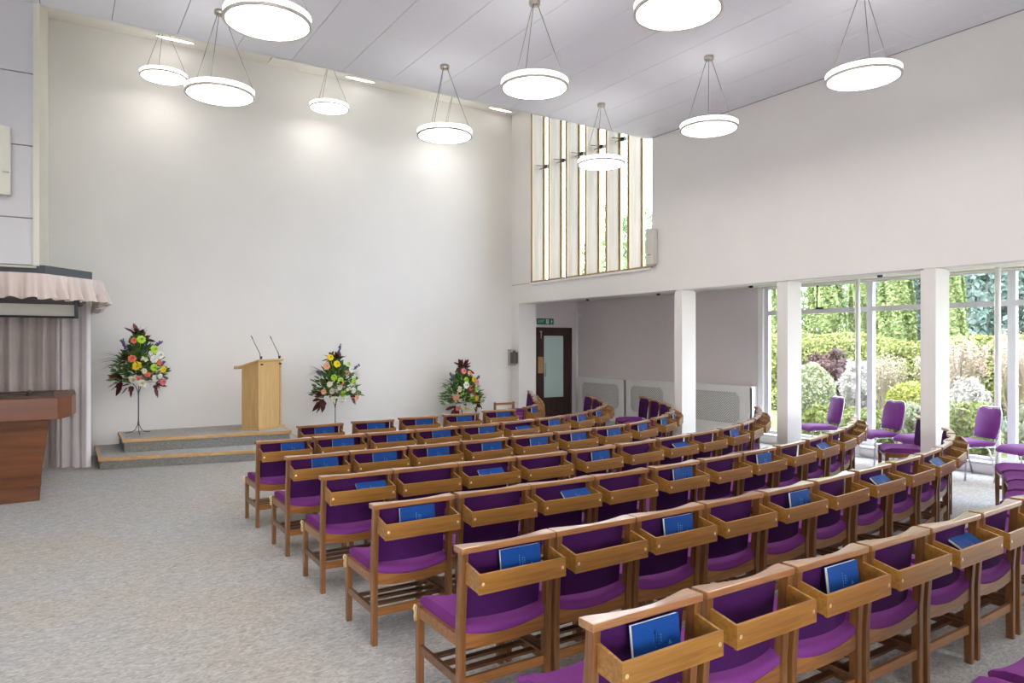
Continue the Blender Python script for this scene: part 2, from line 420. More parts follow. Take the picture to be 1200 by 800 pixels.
# ------------------------------------------------------------------ door and sign
dr = bpy.data.objects.new('door_1', None); COL.objects.link(dr); struct(dr, 'dark wooden door with a frosted glass panel')
dr.location = (9.08, 12.93, 0)
b = MB(); b.box(0, .05, 0, .12, 0, 2.07); b.box(.97, 1.02, 0, .12, 0, 2.07); b.box(.05, .97, 0, .12, 2.02, 2.07)
b.build('door_frame', 'darkdoor', dr)
b = MB(); b.box(.05, .23, .02, .08, .02, 2.02); b.box(.80, .97, .02, .08, .02, 2.02); b.box(.23, .80, .02, .08, 1.88, 2.02); b.box(.23, .80, .02, .08, .02, .47)
b.build('door_leaf', 'darkdoor', dr)
MB().box(.23, .80, .045, .055, .47, 1.88).build('glass_panel', 'teal', dr)
b = MB(); b.tube([(.13, -.01, 1.82), (.13, -.012, 1.98)], .012, 8); b.box(.10, .16, -.012, 0.02, 1.96, 1.985)
b.build('brass_hook', 'brass', dr)
MB().box(.06, .20, .005, .02, 1.03, 1.40).build('reflection_panel', 'nosing', dr)  # pale panel standing in for a window reflection on the door
MB().tube([(.24, -.03, .95), (.24, -.03, 1.25)], .014, 8).build('pull_handle', 'steel', dr)

def text_mesh(txt, size, mat, parent, name, loc, rot, extrude=.001, align='CENTER'):
    cu = bpy.data.curves.new(name, 'FONT'); cu.body = txt; cu.size = size; cu.extrude = extrude; cu.align_x = align; cu.align_y = 'CENTER'
    o = bpy.data.objects.new(name, cu); COL.objects.link(o)
    dg = bpy.context.evaluated_depsgraph_get()
    me = bpy.data.meshes.new_from_object(o.evaluated_get(dg))
    bpy.data.objects.remove(o); me.materials.clear(); me.materials.append(M[mat])
    m = bpy.data.objects.new(name, me); COL.objects.link(m); m.parent = parent; m.location = loc; m.rotation_euler = rot
    return m
sg = thing('exit_sign', 'green and white exit sign on the wall above the dark door', 'sign', (9.34, 12.95, 2.205))
MB().box(-.235, .235, -.012, 0, -.068, .068).build('sign_board', 'green', sg, bevel=.002)
text_mesh('EXIT', .088, 'signw', sg, 'lettering', (-.115, -.0135, 0), (PI/2, 0, 0))
b = MB()      # doorway with running figure
b.box(.02, .10, -.0135, -.012, -.05, .05)
b.build('doorway_symbol', 'signw', sg)
b = MB()
b.add([(.060+.010*math.cos(a*PI/4), -.015, .035+.010*math.sin(a*PI/4)) for a in range(8)], [tuple(range(8))])
for p in [[(.052,.022),(.072,.022),(.064,-.005),(.050,-.003)], [(.064,-.003),(.056,-.006),(.070,-.040),(.078,-.036)], [(.056,-.003),(.050,-.006),(.036,-.028),(.042,-.034)], [(.070,.022),(.068,.014),(.088,.006),(.089,.013)], [(.054,.022),(.056,.014),(.036,.004),(.034,.010)]]:
    b.add([(x, -.015, z) for x, z in p], [(0, 1, 2, 3)])
b.build('running_figure', 'green', sg, recalc=False)
b = MB(); b.prism_y([(.150, .0), (.178, .045), (.206, .0), (.190, .0), (.190, -.045), (.166, -.045), (.166, .0)], -.0135, -.012)
b.build('arrow', 'signw', sg)

# holder on the pier
t = thing('wall_dispenser', 'small dark box on a pale backplate on the corner pier', 'wall unit', (W, 12.22, 1.42))
MB().box(-.10, 0, -.02, .12, -.17, .16).build('backplate', 'gray', t, bevel=.004)
MB().box(-.13, -.02, -.14, -.015, -.13, .10).build('dark_case', 'brown', t, bevel=.006)
MB().box(-.10, -.05, -.10, -.06, .10, .13).build('top_button', 'black', t, bevel=.003)

# ------------------------------------------------------------------ radiator covers
def rad_cover(name, label, ya, yb, depth, gy, z1, z0=0.0, both=False):
    t = thing(name, label, 'radiator cover', (XA, (ya+yb)/2, 0), 0, 'radiator covers along the aisle wall')
    L = (yb-ya)/2
    g0, g1 = gy[0]-(ya+yb)/2, gy[1]-(ya+yb)/2; zl, zh = .27, z1-.12
    x0, x1 = -depth, -depth+.02
    b = MB()
    b.box(x0, x1, -L, g0, z0, z1-.02); b.box(x0, x1, g1, L, z0, z1-.02); b.box(x0, x1, g0, g1, z0, zl); b.box(x0, x1, g0, g1, zh, z1-.02)
    n = .07
    for (cy, sy) in ((g0, 1), (g1, -1)):
        for (cz, sz) in ((zl, 1), (zh, -1)):
            b.prism_x([(cy, cz), (cy+sy*n, cz), (cy+sy*n, cz+sz*n*.45), (cy+sy*n*.45, cz+sz*n*.45), (cy+sy*n*.45, cz+sz*n), (cy, cz+sz*n)], x0, x1)
    b.build('front_panel', 'white', t)
    b = MB(); b.box(x0, 0, -L, -L+.02, z0, z1-.02); b.box(x0, 0, L-.02, L, z0, z1-.02); b.build('end_panel', 'white', t)
    MB().box(-depth-.02, 0, -L, L, z1-.02, z1).build('top_shelf', 'white', t, bevel=.004)
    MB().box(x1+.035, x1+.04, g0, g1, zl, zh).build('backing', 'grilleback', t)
    # diagonal lattice clipped to the opening
    b = MB(); wdt = .015; step = .046
    for sgn in (1, -1):
        c = -(g1-g0) - (zh-zl)
        while c < (g1-g0)+(zh-zl):
            # line  z - zl = sgn*(y - g0) + c
            pts = []
            for y in (g0, g1):
                z = zl + sgn*(y-g0) + c
                if zl <= z <= zh: pts.append((y, z))
            for z in (zl, zh):
                y = g0 + sgn*(z-zl-c)
                if g0 < y < g1: pts.append((y, z))
            if len(pts) == 2 and abs(pts[0][0]-pts[1][0]) > .01:
                (ya_, za), (yb_, zb) = pts; h = wdt/2*1.414
                b.add([(x1-.004*sgn+.008, ya_, za-h), (x1-.004*sgn+.008, ya_, za+h), (x1-.004*sgn+.008, yb_, zb+h), (x1-.004*sgn+.008, yb_, zb-h)], [(0, 1, 2, 3)])
            c += step
    b.build('lattice', 'grille', t, recalc=False)
rad_cover('radiator_cover', 'white lattice radiator cover next to the dark door', 11.226, 12.84, .10, (11.42, 12.72), .93)
rad_cover('radiator_cover', 'middle white lattice radiator cover, left of the square column', 9.62, 11.22, .10, (10.10, 11.06), .93)
rad_cover('radiator_cover', 'white lattice radiator cover beside the first garden window', 7.93, 9.60, .16, (8.18, 9.42), .95)

# ------------------------------------------------------------------ speakers
t = thing('wall_speaker', 'slim cream loudspeaker at the corner of the finned window', 'loudspeaker', (W, 8.16, 3.25))
MB().box(-.12, -.02, -.10, .07, -.29, .28).build('speaker_case', 'spk', t, bevel=.012)
MB().box(-.02, 0, -.05, .03, -.10, .10).build('wall_bracket', 'gray', t)
MB().box(-.1215, -.12, -.05, .03, -.14, -.13).build('badge', 'brown', t)
MB().box(-.11, -.03, -.08, .05, -.305, -.29).build('lower_cap', 'gray', t, bevel=.004)
t = thing('wall_speaker', 'cream loudspeaker on the white gallery panels at the left edge', 'loudspeaker', (-.56, 8.235, 3.43))
b = MB(); b.prism([(-.20, -.10), (-.10, -.16), (.10, -.16), (.20, -.10), (.20, -.03), (-.20, -.03)], -.33, .32)
b.build('speaker_case', 'spk', t, bevel=.015)
MB().box(-.1, .1, -.03, 0, -.1, .1).build('wall_bracket', 'gray', t)
MB().box(.05, .19, -.135, -.10, -.12, -.11).build('seam', 'gray', t)

# ------------------------------------------------------------------ platform steps
def nosing_poly(poly, z1, w=.04, h=.045, edges=()):
    pass
lower = [(.48, 10.93), (3.32, 10.35), (3.42, D), (.49, D)]
upper = [(.79, 11.30), (3.09, 11.05), (3.24, D), (.80, D)]
def step(name, label, poly, z0, z1):
    t = thing(name, label, 'step', ((poly[0][0]+poly[1][0])/2, 11.6, z0))
    ox, oy = (poly[0][0]+poly[1][0])/2, 11.6
    P = [(x-ox, y-oy) for x, y in poly]; H = z1-z0
    def inset(d):
        return [(P[0][0]+d, P[0][1]+d), (P[1][0]-d, P[1][1]+d), (P[2][0]-d, P[2][1]), (P[3][0]+d, P[3][1])]
    I = inset(.022)
    MB().prism(I, 0, H-.04).build('riser', 'carpet2', t)
    J = inset(.045)
    MB().prism(J, H-.04, H).build('carpet_tread', 'carpet', t)
    b = MB()
    for a in (0, 1, 3):
        c = (a+1) % 4
        b.prism([P[a], P[c], J[c], J[a]], H-.042, H+.002)
    b.build('nosing', 'nosing', t)
    return t
step('platform_step', 'lower carpeted platform step with wooden edge', lower, 0, .155)
step('platform_step', 'upper carpeted platform step under the lectern', upper, .155, .34)

# ------------------------------------------------------------------ lectern
lc = thing('lectern', 'light beech lectern with two microphones on the platform', 'lectern', (2.655, 11.345, .34), R(42))
MB().box(-.05, .66, -.05, .36, 0, .025).build('base', 'beech', lc, bevel=.003)
b = MB(); b.prism_x([(0, .025), (.30, .025), (.30, 1.00), (0, 1.09)], 0, .60); b.build('body', 'beech', lc, bevel=.003)
MB().box(.565, .615, -.006, .31, .025, 1.06).build('side_panel', 'nosing', lc, bevel=.002)
b = MB(); b.prism_x([(-.035, 1.085), (.42, .955), (.42, .98), (-.035, 1.115)], -.035, .645); b.build('reading_top', 'beech', lc, bevel=.003)
MB().prism_x([(.40, .985), (.42, .98), (.42, 1.005), (.40, 1.01)], -.03, .64).build('book_ledge', 'beech', lc)
for x in (.06, .56):
    m = MB().tube([(x, 0, 1.10), (x-.004, .01, 1.20), (x-.06, .05, 1.34), (x-.11, .07, 1.44)], [.008, .006, .005, .004], 8).build('microphone', 'black', lc)
    MB().tube([(x-.108, .069, 1.435), (x-.130, .078, 1.485)], [.007, .006], 8).build('capsule', 'black', m)
    MB().tube([(x, -.01, 1.12), (x, -.02, 1.16)], .013, 8).build('shock_mount', 'black', m)
    MB().tube([(x+.005, -.04, 1.03), (x+.005, -.001, 1.03)], .012, 8).build('cable_grommet', 'black', lc)

# ------------------------------------------------------------------ catafalque, canopy, curtains
ct = thing('catafalque', 'large polished mahogany catafalque with a tapering front at the left edge', 'catafalque', (-1.1, 9.6, 0))
def off(p): return [(x+1.1, y-9.6) for x, y in p]
MB().prism(off([(-2.4, 9.0), (.02, 9.0), (.15, 9.30), (.20, 9.75), (.20, 10.5), (-2.4, 10.5)]), .885, 1.115).build('top_slab', 'mahog2', ct, bevel=.004)
b = MB()
b.loft([[(x+1.1, y-9.6, z) for x, y, z in q] for q in ([(-2.1, 9.18, .15), (-.145, 9.18, .15), (-.145, 10.35, .15), (-2.1, 10.35, .15)], [(-2.2, 9.13, .885), (-.055, 9.13, .885), (-.055, 10.35, .885), (-2.2, 10.35, .885)])])
b.build('body', 'mahog', ct)
MB().prism(off([(-2.1, 9.14), (-.148, 9.14), (-.148, 10.33), (-2.1, 10.33)]), 0, .15).build('plinth', 'mahog', ct, bevel=.003)
b = MB()
for y in (9.35, 9.75, 10.15):
    b.box(-.9, 1.08, y-9.6-.02, y-9.6+.02, 1.115, 1.125)
b.build('runner_rail', 'brown', ct)
for k in range(5):
    b = MB(); b.tube([(-.6+k*.36, -.22, 1.135), (-.6+k*.36, .52, 1.135)], .015, 10)
    b.build('roller', 'black', ct)

cn = thing('canopy', 'dark canopy board over the catafalque with ruffled pale valance', 'canopy', (-.8, 8.35, 2.2))
def offc(p): return [(x+.8, y-8.35) for x, y in p]
MB().prism(offc([(-2.6, 8.33), (-.09, 8.33), (.33, 8.85), (.33, 12.3), (-2.6, 12.3)]), .165, .275).build('canopy_board', 'slate', cn)
# valance: ruffled cloth along the edge
path = [(-2.6, 8.27), (-.12, 8.27), (.44, 8.93), (.46, 12.3)]
seg = []
for (a, c) in zip(path[:-1], path[1:]):
    L = math.dist(a, c); n = max(2, int(L/.012))
    for k in range(n): seg.append((a[0]+(c[0]-a[0])*k/n, a[1]+(c[1]-a[1])*k/n, (c[1]-a[1])/L, -(c[0]-a[0])/L, L/n))
# soften normals at the corners
sm = []
for i in range(len(seg)):
    q = seg[max(0, i-8):i+9]; nx = sum(t_[2] for t_ in q); ny = sum(t_[3] for t_ in q); l = math.hypot(nx, ny)
    px = sum(t_[0] for t_ in q)/len(q); py = sum(t_[1] for t_ in q)/len(q)
    sm.append((px, py, nx/l, ny/l))
ns = len(sm)-1; slen = .012
def val(u, v):
    i = min(ns, int(round(u*ns))); px, py, nx, ny = sm[i]; s_ = i*slen
    wv = math.sin(s_*2*PI/.17 + 1.3*math.sin(s_*3.1)) + .45*math.sin(s_*2*PI/.071+.6)
    a = (.004 + .046*v**1.2)*wv + .03*v
    z = .19 - .245*v + (.010*math.sin(s_*2*PI/.17+.8) if v > .9 else 0) + .008*(s_ % .17 < .085)*(1-v)*0
    return (px+nx*a+.8, py+ny*a-8.35, z)
MB().grid(val, ns, 8).build('valance', 'valance', cn, recalc=False)
MB().prism(offc([(-2.6, 8.40), (-.12, 8.40), (.30, 8.92), (.30, 12.2), (-2.6, 12.2)]), .0, .165).build('underside_box', 'black', cn)
b = MB(); b.box(-1.8, .98, 1.25, 1.27, -.185, -.05); b.build('pelmet_board', 'cream', cn)
b = MB(); b.tube([(-1.8, 1.24, -.195), (1.02, 1.24, -.195)], .012, 8); b.box(.98, 1.02, 1.2, 1.3, -.21, 0)
b.build('curtain_rail', 'black', cn)
MB().tube([(.42, .01, .27), (.36, 0, .32), (.28, .02, .27), (.22, .05, .12)], .01, 8).build('cable', 'white', cn)

def drape(name, label, pts, z0, z1, pitch, amp, mat, group=None, seed=0):
    t = thing(name, label, 'curtain', (pts[0][0], pts[0][1], z0), 0, group)
    rnd = random.Random(seed); ph = rnd.random()*6
    L = sum(math.dist(a, c) for a, c in zip(pts[:-1], pts[1:])); n = int(L/.010)
    P = []
    for (a, c) in zip(pts[:-1], pts[1:]):
        l = math.dist(a, c); k = max(2, int(l/.010))
        for q in range(k): P.append((a[0]+(c[0]-a[0])*q/k, a[1]+(c[1]-a[1])*q/k, (c[1]-a[1])/l, -(c[0]-a[0])/l))
    N = len(P)-1
    def f(u, v):
        i = min(N, int(round(u*N))); x, y, nx, ny = P[i]; s_ = i*.010
        wv = math.sin(s_*2*PI/pitch+ph+.7*math.sin(s_*5+ph)) + .35*math.sin(s_*2*PI/(pitch*.46)+ph*2)
        a = amp*(.75+.35*(1-v))*wv
        return (x+nx*a-pts[0][0], y+ny*a-pts[0][1], (z1-z0)*v + (.012*math.sin(s_*9) if v == 0 else 0))
    MB().grid(f, N, 10).build('cloth', mat, t, recalc=False)
    MB().tube([(p[0]-pts[0][0], p[1]-pts[0][1], z1-z0-.01) for p in pts], .012, 6).build('hem_tape', mat, t)
    return t
drape('curtain', 'brownish mauve curtain in folds behind the catafalque', [(-2.4, 11.40), (.10, 11.36)], .02, 2.10, .17, .040, 'curtain', seed=1)
drape('curtain', 'mauve curtain hanging between the back curtain and the pale end one', [(.04, 11.27), (.235, 11.23)], .015, 2.30, .13, .024, 'curtain2', seed=2)
drape('curtain', 'pale mauve curtain bunched at the open right end of the canopy', [(.215, 11.16), (.40, 11.09)], .012, 2.32, .16, .030, 'curtain2', seed=5)

# ------------------------------------------------------------------ pendant lamps
def pendant(label, x, y, zc, z):
    t = thing('pendant_lamp', label, 'pendant lamp', (x, y, z), 0, 'round pendant lamps')
    r = .325
    MB().lathe([(.31, 0), (.312, .004)], n=48).build('diffuser', 'lamp' if zc < 6 else 'lampfar', t)
    b = MB(); n = 48
    secs = [[(rr*math.cos(2*PI*k/n), rr*math.sin(2*PI*k/n), zz) for k in range(n)] for rr, zz in ((.306, -.006), (.329, -.006), (.329, .014), (.312, .014))]
    vs = [p for q in secs for p in q]; fs = []
    for i in range(4):
        for k in range(n):
            j = (i+1) % 4; fs.append((i*n+k, i*n+(k+1) % n, j*n+(k+1) % n, j*n+k))
    b.add(vs, fs, True).build('rim_ring', 'ring', t)
    MB().lathe([(.300, .014), (.323, .014), (.323, .056)], n=48).build('side_diffuser', 'lampside', t)
    MB().lathe([(.326, .056), (.326, .062), (.30, .066)], n=48).build('top_cover', 'lampfill', t)
    MB().lathe([(.05, zc-z-.04), (.055, zc-z-.036), (.055, zc-z)], n=24).build('ceiling_rose', 'steel', t)
    for k in range(3):
        a = R(100+120*k)
        c = MB().tube([(.035*math.cos(a), .035*math.sin(a), zc-z-.04), (.318*math.cos(a), .318*math.sin(a), .058)], .0036, 6).build('suspension_cable', 'cable', t)
        MB().box(.318*math.cos(a)-.006, .318*math.cos(a)+.006, .318*math.sin(a)-.006, .318*math.sin(a)+.006, -.004, .062).build('cable_clip', 'steel', c)
    return t
names = {}
G = [(1.37, 7.42, 'round pendant lamp in the left column, next to the ceiling edge'),
     (3.88, 7.42, 'round pendant lamp in the middle column, next to the ceiling edge'),
     (6.31, 7.42, 'round pendant lamp hanging before the finned window'),
     (1.37, 5.55, 'large round pendant lamp near the top left, second from the ceiling edge'),
     (3.88, 5.55, 'round pendant lamp in the middle column, second from the ceiling edge'),
     (6.31, 5.52, 'round pendant lamp by the right wall, nearest after the finned window'),
     (3.88, 3.69, 'round pendant lamp cut by the top of the picture'),
     (6.31, 3.68, 'round pendant lamp in front of the upper right wall, nearest the viewer')]
for x, y, l in G: pendant(l, x, y, HC, 4.17)
for x, l in ((1.36, 'small far pendant lamp high at the left of the back wall'), (3.90, 'small far pendant lamp high at the middle of the back wall'), (6.30, 'far pendant lamp mostly hidden behind another lamp')):
    pendant(l, x, 11.68, HS, 5.70)

# ------------------------------------------------------------------ chapel chair
def chair_proto():
    t = thing('chapel_chair', 'proto', 'chair')
    for s in (-1, 1):
        x = s*.234
        sec = lambda y0, y1, z, w=.0155: [(x-w, y0, z), (x+w, y0, z), (x+w, y1, z), (x-w, y1, z)]
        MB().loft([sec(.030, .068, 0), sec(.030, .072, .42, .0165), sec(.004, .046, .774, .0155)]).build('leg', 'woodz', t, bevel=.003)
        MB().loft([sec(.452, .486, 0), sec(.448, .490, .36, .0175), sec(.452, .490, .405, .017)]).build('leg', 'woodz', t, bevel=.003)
    # seat frame: side, front and curved back rails
    b = MB()
    for s in (-1, 1): b.box(s*.234-.011, s*.234+.011, .070, .450, .345, .398)
    b.box(-.217, .217, .458, .480, .345, .398)
    n = 10; top = [(-.217+.434*k/n, .408-.034*(1-(2*k/n-1)**2)) for k in range(n+1)]
    bot = [(.217, .338), (.10, .325), (-.10, .325), (-.217, .338)]
    b.prism_y(bot[::-1]+top[::-1], .040, .062)
    b.build('seat_frame', 'wood', t)
    # seat cushion, dished from side to side, thick rounded edges
    def cush(u, v):
        # closed around: u 0..1 over section profile, v along x
        x = -.224+.448*v
        e = min(1, min(v, 1-v)/.07); e = math.sqrt(1-(1-e)**2) if e < 1 else 1
        dip = -.030*(1-(2*v-1)**2)
        th = .074*(.78+.22*e); zc = .424+dip
        a = 2*PI*u; ca, sa = math.cos(a), math.sin(a)
        py = .265+.226*(abs(ca)**.35)*(1 if ca > 0 else -1)
        pz = zc+th/2*(abs(sa)**.55)*(1 if sa > 0 else -1)
        if sa > 0: pz += .006*math.cos((py-.265)/.226*PI/2)
        if py > .45 and sa > 0: pz -= .006
        return (x, py, pz)
    b = MB(); b.grid(cush, 28, 16)
    for v in (0, 1): b.add([cush(k/28, v) for k in range(28)], [tuple(range(28))], True)
    b.build('seat', 'purple', t)
    # backrest
    def back(side):
        def f(u, v):
            x = -.216+.432*u; z = .455+.315*v
            rake = .034*(.774-z)/.33
            y = .018+.040*(2*u-1)**2+rake
            th = .026*(1-.55*abs(2*u-1)**6)*(1-.7*abs(2*v-1)**8)
            return (x, y+(th if side else 0)-.002, z)
        return f
    b = MB(); b.grid(back(0), 14, 8); b.grid(back(1), 14, 8)
    fa, fb = back(0), back(1)
    for k in range(14):
        u0, u1 = k/14, (k+1)/14
        for v in (0, 1): b.add([fa(u0, v), fa(u1, v), fb(u1, v), fb(u0, v)], [(0, 1, 2, 3)], True)
    for k in range(8):
        v0, v1 = k/8, (k+1)/8
        for u in (0, 1): b.add([fa(u, v0), fa(u, v1), fb(u, v1), fb(u, v0)], [(0, 1, 2, 3)], True)
    b.build('backrest', 'purple_shaded', t)
    # top rail: straight behind, hollowed in front
    n = 18; pts = [(-.2565, 0), (.2565, 0)]
    for k in range(n+1):
        x = .2565-.513*k/n; q = abs(x)/.2565
        y = .034+.052*(max(0, (q-.12)/.88)**1.35 if q < .86 else ((.86-.12)/.88)**1.35+(q-.86)*.12)
        pts.append((x, y))
    MB().prism(pts, .772, .800).build('top_rail', 'woodtop', t, bevel=.004)
    # stretchers and the slatted shelf
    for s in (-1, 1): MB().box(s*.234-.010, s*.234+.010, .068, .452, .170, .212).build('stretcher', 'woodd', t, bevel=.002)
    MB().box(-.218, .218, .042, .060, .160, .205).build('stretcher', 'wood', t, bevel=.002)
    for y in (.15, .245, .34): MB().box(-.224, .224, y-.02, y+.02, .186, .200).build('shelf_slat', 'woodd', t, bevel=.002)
    # book box
    b = MB()
    for s in (-1, 1):
        x = s*.2265; b.prism_x([(.010, .640), (.010, .735), (-.100, .712), (-.100, .628)], x-.006, x+.006)
    b.box(-.2325, .2325, -.112, -.099, .624, .712); b.box(-.2205, .2205, -.099, .006, .628, .636)
    bx = b.build('book_box', 'woodbox', t, bevel=.0015)
    for s in (-1, 1):
        MB().add([( s*.213+.0085*math.cos(a*PI/4), -.1130, .668+.0085*math.sin(a*PI/4)) for a in range(8)]+[(s*.213, -.1170, .668)], [(a, (a+1) % 8, 8) for a in range(8)], True).build('brass_screw', 'brass', bx)
    return t
ORD = ['zeroth', 'first', 'second', 'third', 'fourth', 'fifth', 'sixth', 'seventh', 'eighth', 'ninth', 'tenth', 'eleventh', 'twelfth', 'thirteenth', 'fourteenth', 'fifteenth', 'sixteenth', 'seventeenth', 'eighteenth']
proto = chair_proto(); pk = kids_of(proto); used = [False]

def book_proto():
    t = thing('hymn_book', 'proto', 'book')
    # landscape in the box: width .185 (x), height .128 (z), thickness .016 (y); spine at right
    b = MB(); b.box(-.108, .108, 0, .0022, 0, .132); b.box(-.108, .108, .0138, .016, 0, .132); b.box(.1055, .108, .0022, .0138, 0, .132)
    b.build('cover', 'blue', t)
    MB().box(-.107, .1055, .0022, .0138, .002, .1305).build('page_block', 'pages', t)
    b = MB()
    for (x0, x1, z0, z1) in ((-.012, -.006, .040, .095), (.004, .010, .048, .088), (.016, .020, .055, .082)):
        z = z0
        while z < z1: b.box(x0, x1, -.0004, 0, z, z+.006); z += .010
        b.build('title_lettering', 'foil', t)
    MB().prism_y([(.048, .040), (.066, .040), (.057, .056)], -.0004, 0).build('cover_emblem', 'foil', t)
    return t
bproto = book_proto(); bk = kids_of(bproto); bused = [False]

def make_book(chair_mat, label, dx, lean, dy):
    o = bproto if not bused[0] else copy_thing(bproto, bk)
    bused[0] = True
    o['label'] = label; o['group'] = 'blue hymn books in the chair boxes'
    o.matrix_world = chair_mat @ Matrix.Translation((dx, dy, .637-.016*math.sin(lean))) @ Matrix.Rotation(lean, 4, 'X')
    return o

hook = MB()
hook.box(-.252, -.2505, .466, .482, .33, .405)
hook.tube([(-.258, .474, .33), (-.262, .474, .355), (-.258, .474, .375), (-.266, .474, .395), (-.258, .474, .41)], .006, 6)

def place_chair(px, py, ang, label, group, book=None, blabel=None, endhook=False):
    """px, py: the left end of the top rail's rear edge; ang: direction of the row there"""
    cx, cy = px+.2565*math.cos(ang), py+.2565*math.sin(ang)
    o = proto if not used[0] else copy_thing(proto, pk)
    used[0] = True
    o.location = (cx, cy, 0); o.rotation_euler = (0, 0, ang)
    o['label'] = label; o['group'] = group
    if endhook: hook.build('linking_hook', 'brass', o)
    if book:
        kind, dx = book
        mt = Matrix.Translation((cx, cy, 0)) @ Matrix.Rotation(ang, 4, 'Z')
        if kind == 'u': make_book(mt, blabel, dx, R(-7), -.036)
        else: make_book(mt, blabel, dx, R(-50) if kind == 't' else R(-62), -.094)
    return o

def curve(pts, n=24):
    P = [np.array(p, float) for p in pts]; P = [2*P[0]-P[1]]+P+[2*P[-1]-P[-2]]
    out = []
    for i in range(1, len(P)-2):
        for k in range(n):
            t = k/n; a, b_, c, d = P[i-1], P[i], P[i+1], P[i+2]
            out.append(.5*((2*b_)+(-a+c)*t+(2*a-5*b_+4*c-d)*t*t+(-a+3*b_-3*c+d)*t**3))
    out.append(P[-2]); return np.array(out)

rows = {
 2: dict(p=[(1.54,6.655),(3.2,6.67),(4.26,6.75),(4.85,6.86),(5.46,7.03),(6.05,7.31),(6.59,7.69),(7.1,8.22),(7.55,8.95),(7.95,9.8)],
         x=[1.54,2.08,2.62,3.16,3.72,4.28,4.86,5.46,6.05,6.57], pitch=.615, n=14),
 3: dict(p=[(1.53,5.62),(3.13,5.625),(3.7,5.65),(4.27,5.70),(4.83,5.775),(5.42,5.88),(6.08,6.13),(6.66,6.46),(7.2,6.9),(7.66,7.45),(8.18,8.32),(8.62,9.25)],
         x=[1.53,2.06,2.59,3.13,3.70,4.27,4.83,5.42,6.08,6.66], pitch=.615, n=14),
 4: dict(p=[(1.5,4.65),(3.05,4.625),(3.66,4.65),(4.23,4.71),(4.79,4.79),(5.32,4.87),(5.9,4.98),(6.48,5.17),(7.06,5.45),(7.6,5.78),(8.1,6.16),(8.8,6.78)],
         x=[1.5,2.02,2.54,3.07,3.66,4.23,4.79,5.33,5.91,6.48,7.06], pitch=.60, n=14),
 5: dict(p=[(1.48,3.68),(3.06,3.665),(3.65,3.69),(4.22,3.735),(4.75,3.79),(5.34,3.865),(5.93,3.98),(6.53,4.13),(7.06,4.30),(7.6,4.53),(8.15,4.82),(8.75,5.2)],
         x=[1.48,2.02,2.54,3.07,3.65,4.22,4.76,5.34,5.93,6.53,7.08], pitch=.60, n=13),
 6: dict(p=[(1.49,2.69),(2.53,2.69),(3.62,2.71),(4.18,2.745),(4.75,2.80),(5.33,2.855),(5.92,2.935),(6.53,3.065),(7.1,3.25),(7.6,3.47),(8.06,3.74)],
         x=[1.49,2.01,2.53,3.07,3.62,4.18,4.75,5.33,5.90,6.46,7.03,7.60], pitch=.585, n=12),
 7: dict(p=[(1.44,1.735),(2.5,1.735),(4.14,1.745),(5,1.80),(6,1.97),(7.05,2.27),(7.6,2.48),(8.1,2.73),(8.65,3.04)],
         x=[1.44,1.975,2.51,3.045,3.585,4.13,4.70,5.28,5.87,6.47], pitch=.585, n=13),
}
books = {
 2: {1:('u',.07),2:('u',.02),3:('u',.05),4:('u',.03),5:('u',.06),6:('t',.06),7:('u',.02),8:('u',.03),9:('u',.02)},
 3: {1:('u',.05),2:('u',.04),3:('u',.02),4:('u',.05),5:('u',.05),6:('u',.03),7:('u',.03),8:('u',.02),9:('u',0),10:('u',.0)},
 4: {1:('t',.09),3:('t',.02),5:('u',.04),7:('t',.07),9:('u',.02)},
 5: {1:('u',.0),3:('t',.09),5:('u',.03),7:('u',.02),9:('t',.06)},
 6: {1:('u',.04),3:('u',.03),5:('u',.06),7:('t',.04),9:('t',.05)},
 7: {1:('u',.0),3:('u',.02),5:('l',.06)},
}
for r, q in rows.items():
    C = curve(q['p']); seg_ = np.r_[0, np.cumsum(np.linalg.norm(np.diff(C, axis=0), axis=1))]
    ss = [np.interp(x, C[:, 0], seg_) for x in q['x']]
    while len(ss) < q['n'] and ss[-1]+q['pitch']+.45 < seg_[-1]: ss.append(ss[-1]+q['pitch'])
    at = lambda s_: np.array([np.interp(s_, seg_, C[:, 0]), np.interp(s_, seg_, C[:, 1])])
    for i, s_ in enumerate(ss):
        a, b_ = at(s_), at(min(s_+.515, seg_[-1])); ang = math.atan2(b_[1]-a[1], b_[0]-a[0])
        bkk = books[r].get(i+1)
        state = 'holding a blue book' if bkk else ('with empty book box' if i < len(q['x']) else 'with purple backrest')
        place_chair(a[0], a[1], ang, 'wooden chair %s, %s from left in the %s row from the front' % (state, ORD[i+1], ORD[r]), 'wooden chapel chairs in curved rows',
                    bkk, bkk and 'blue book %s in the %s chair from left of the %s row' % ({'u': 'upright', 't': 'leaning', 'l': 'lying back'}[bkk[0]], ORD[i+1], ORD[r]), i == 0 and r < 7)
# last chair of the sixth row stands beyond the column
place_chair(8.56, 4.16, R(38), 'wooden chair behind the nearest column, last in the sixth row', 'wooden chapel chairs in curved rows')
# front row: five chairs set apart, then a turning line of chairs
for i, (x, y, a) in enumerate([(2.22, 7.69, -1), (2.87, 7.765, -1), (3.49, 7.835, -1), (4.12, 7.885, -1), (4.80, 8.05, -1), (5.60, 8.20, 36), (6.42, 9.10, 56), (6.77, 9.62, 58), (7.11, 10.15, 60), (7.43, 10.68, 60)]):
    bkk = ('u', (.03, .02, .05, .02, .04, .0)[i]) if i < 6 else None
    place_chair(x, y, R(a), ('wooden chair holding a blue book, %s from left in the separated front row' if i < 6 else 'wooden chair seen edge-on by the dark door, %s from left in the front row') % ORD[i+1], 'wooden chapel chairs in curved rows',
                bkk, 'blue book in the %s chair from left of the separated front row' % ORD[i+1])
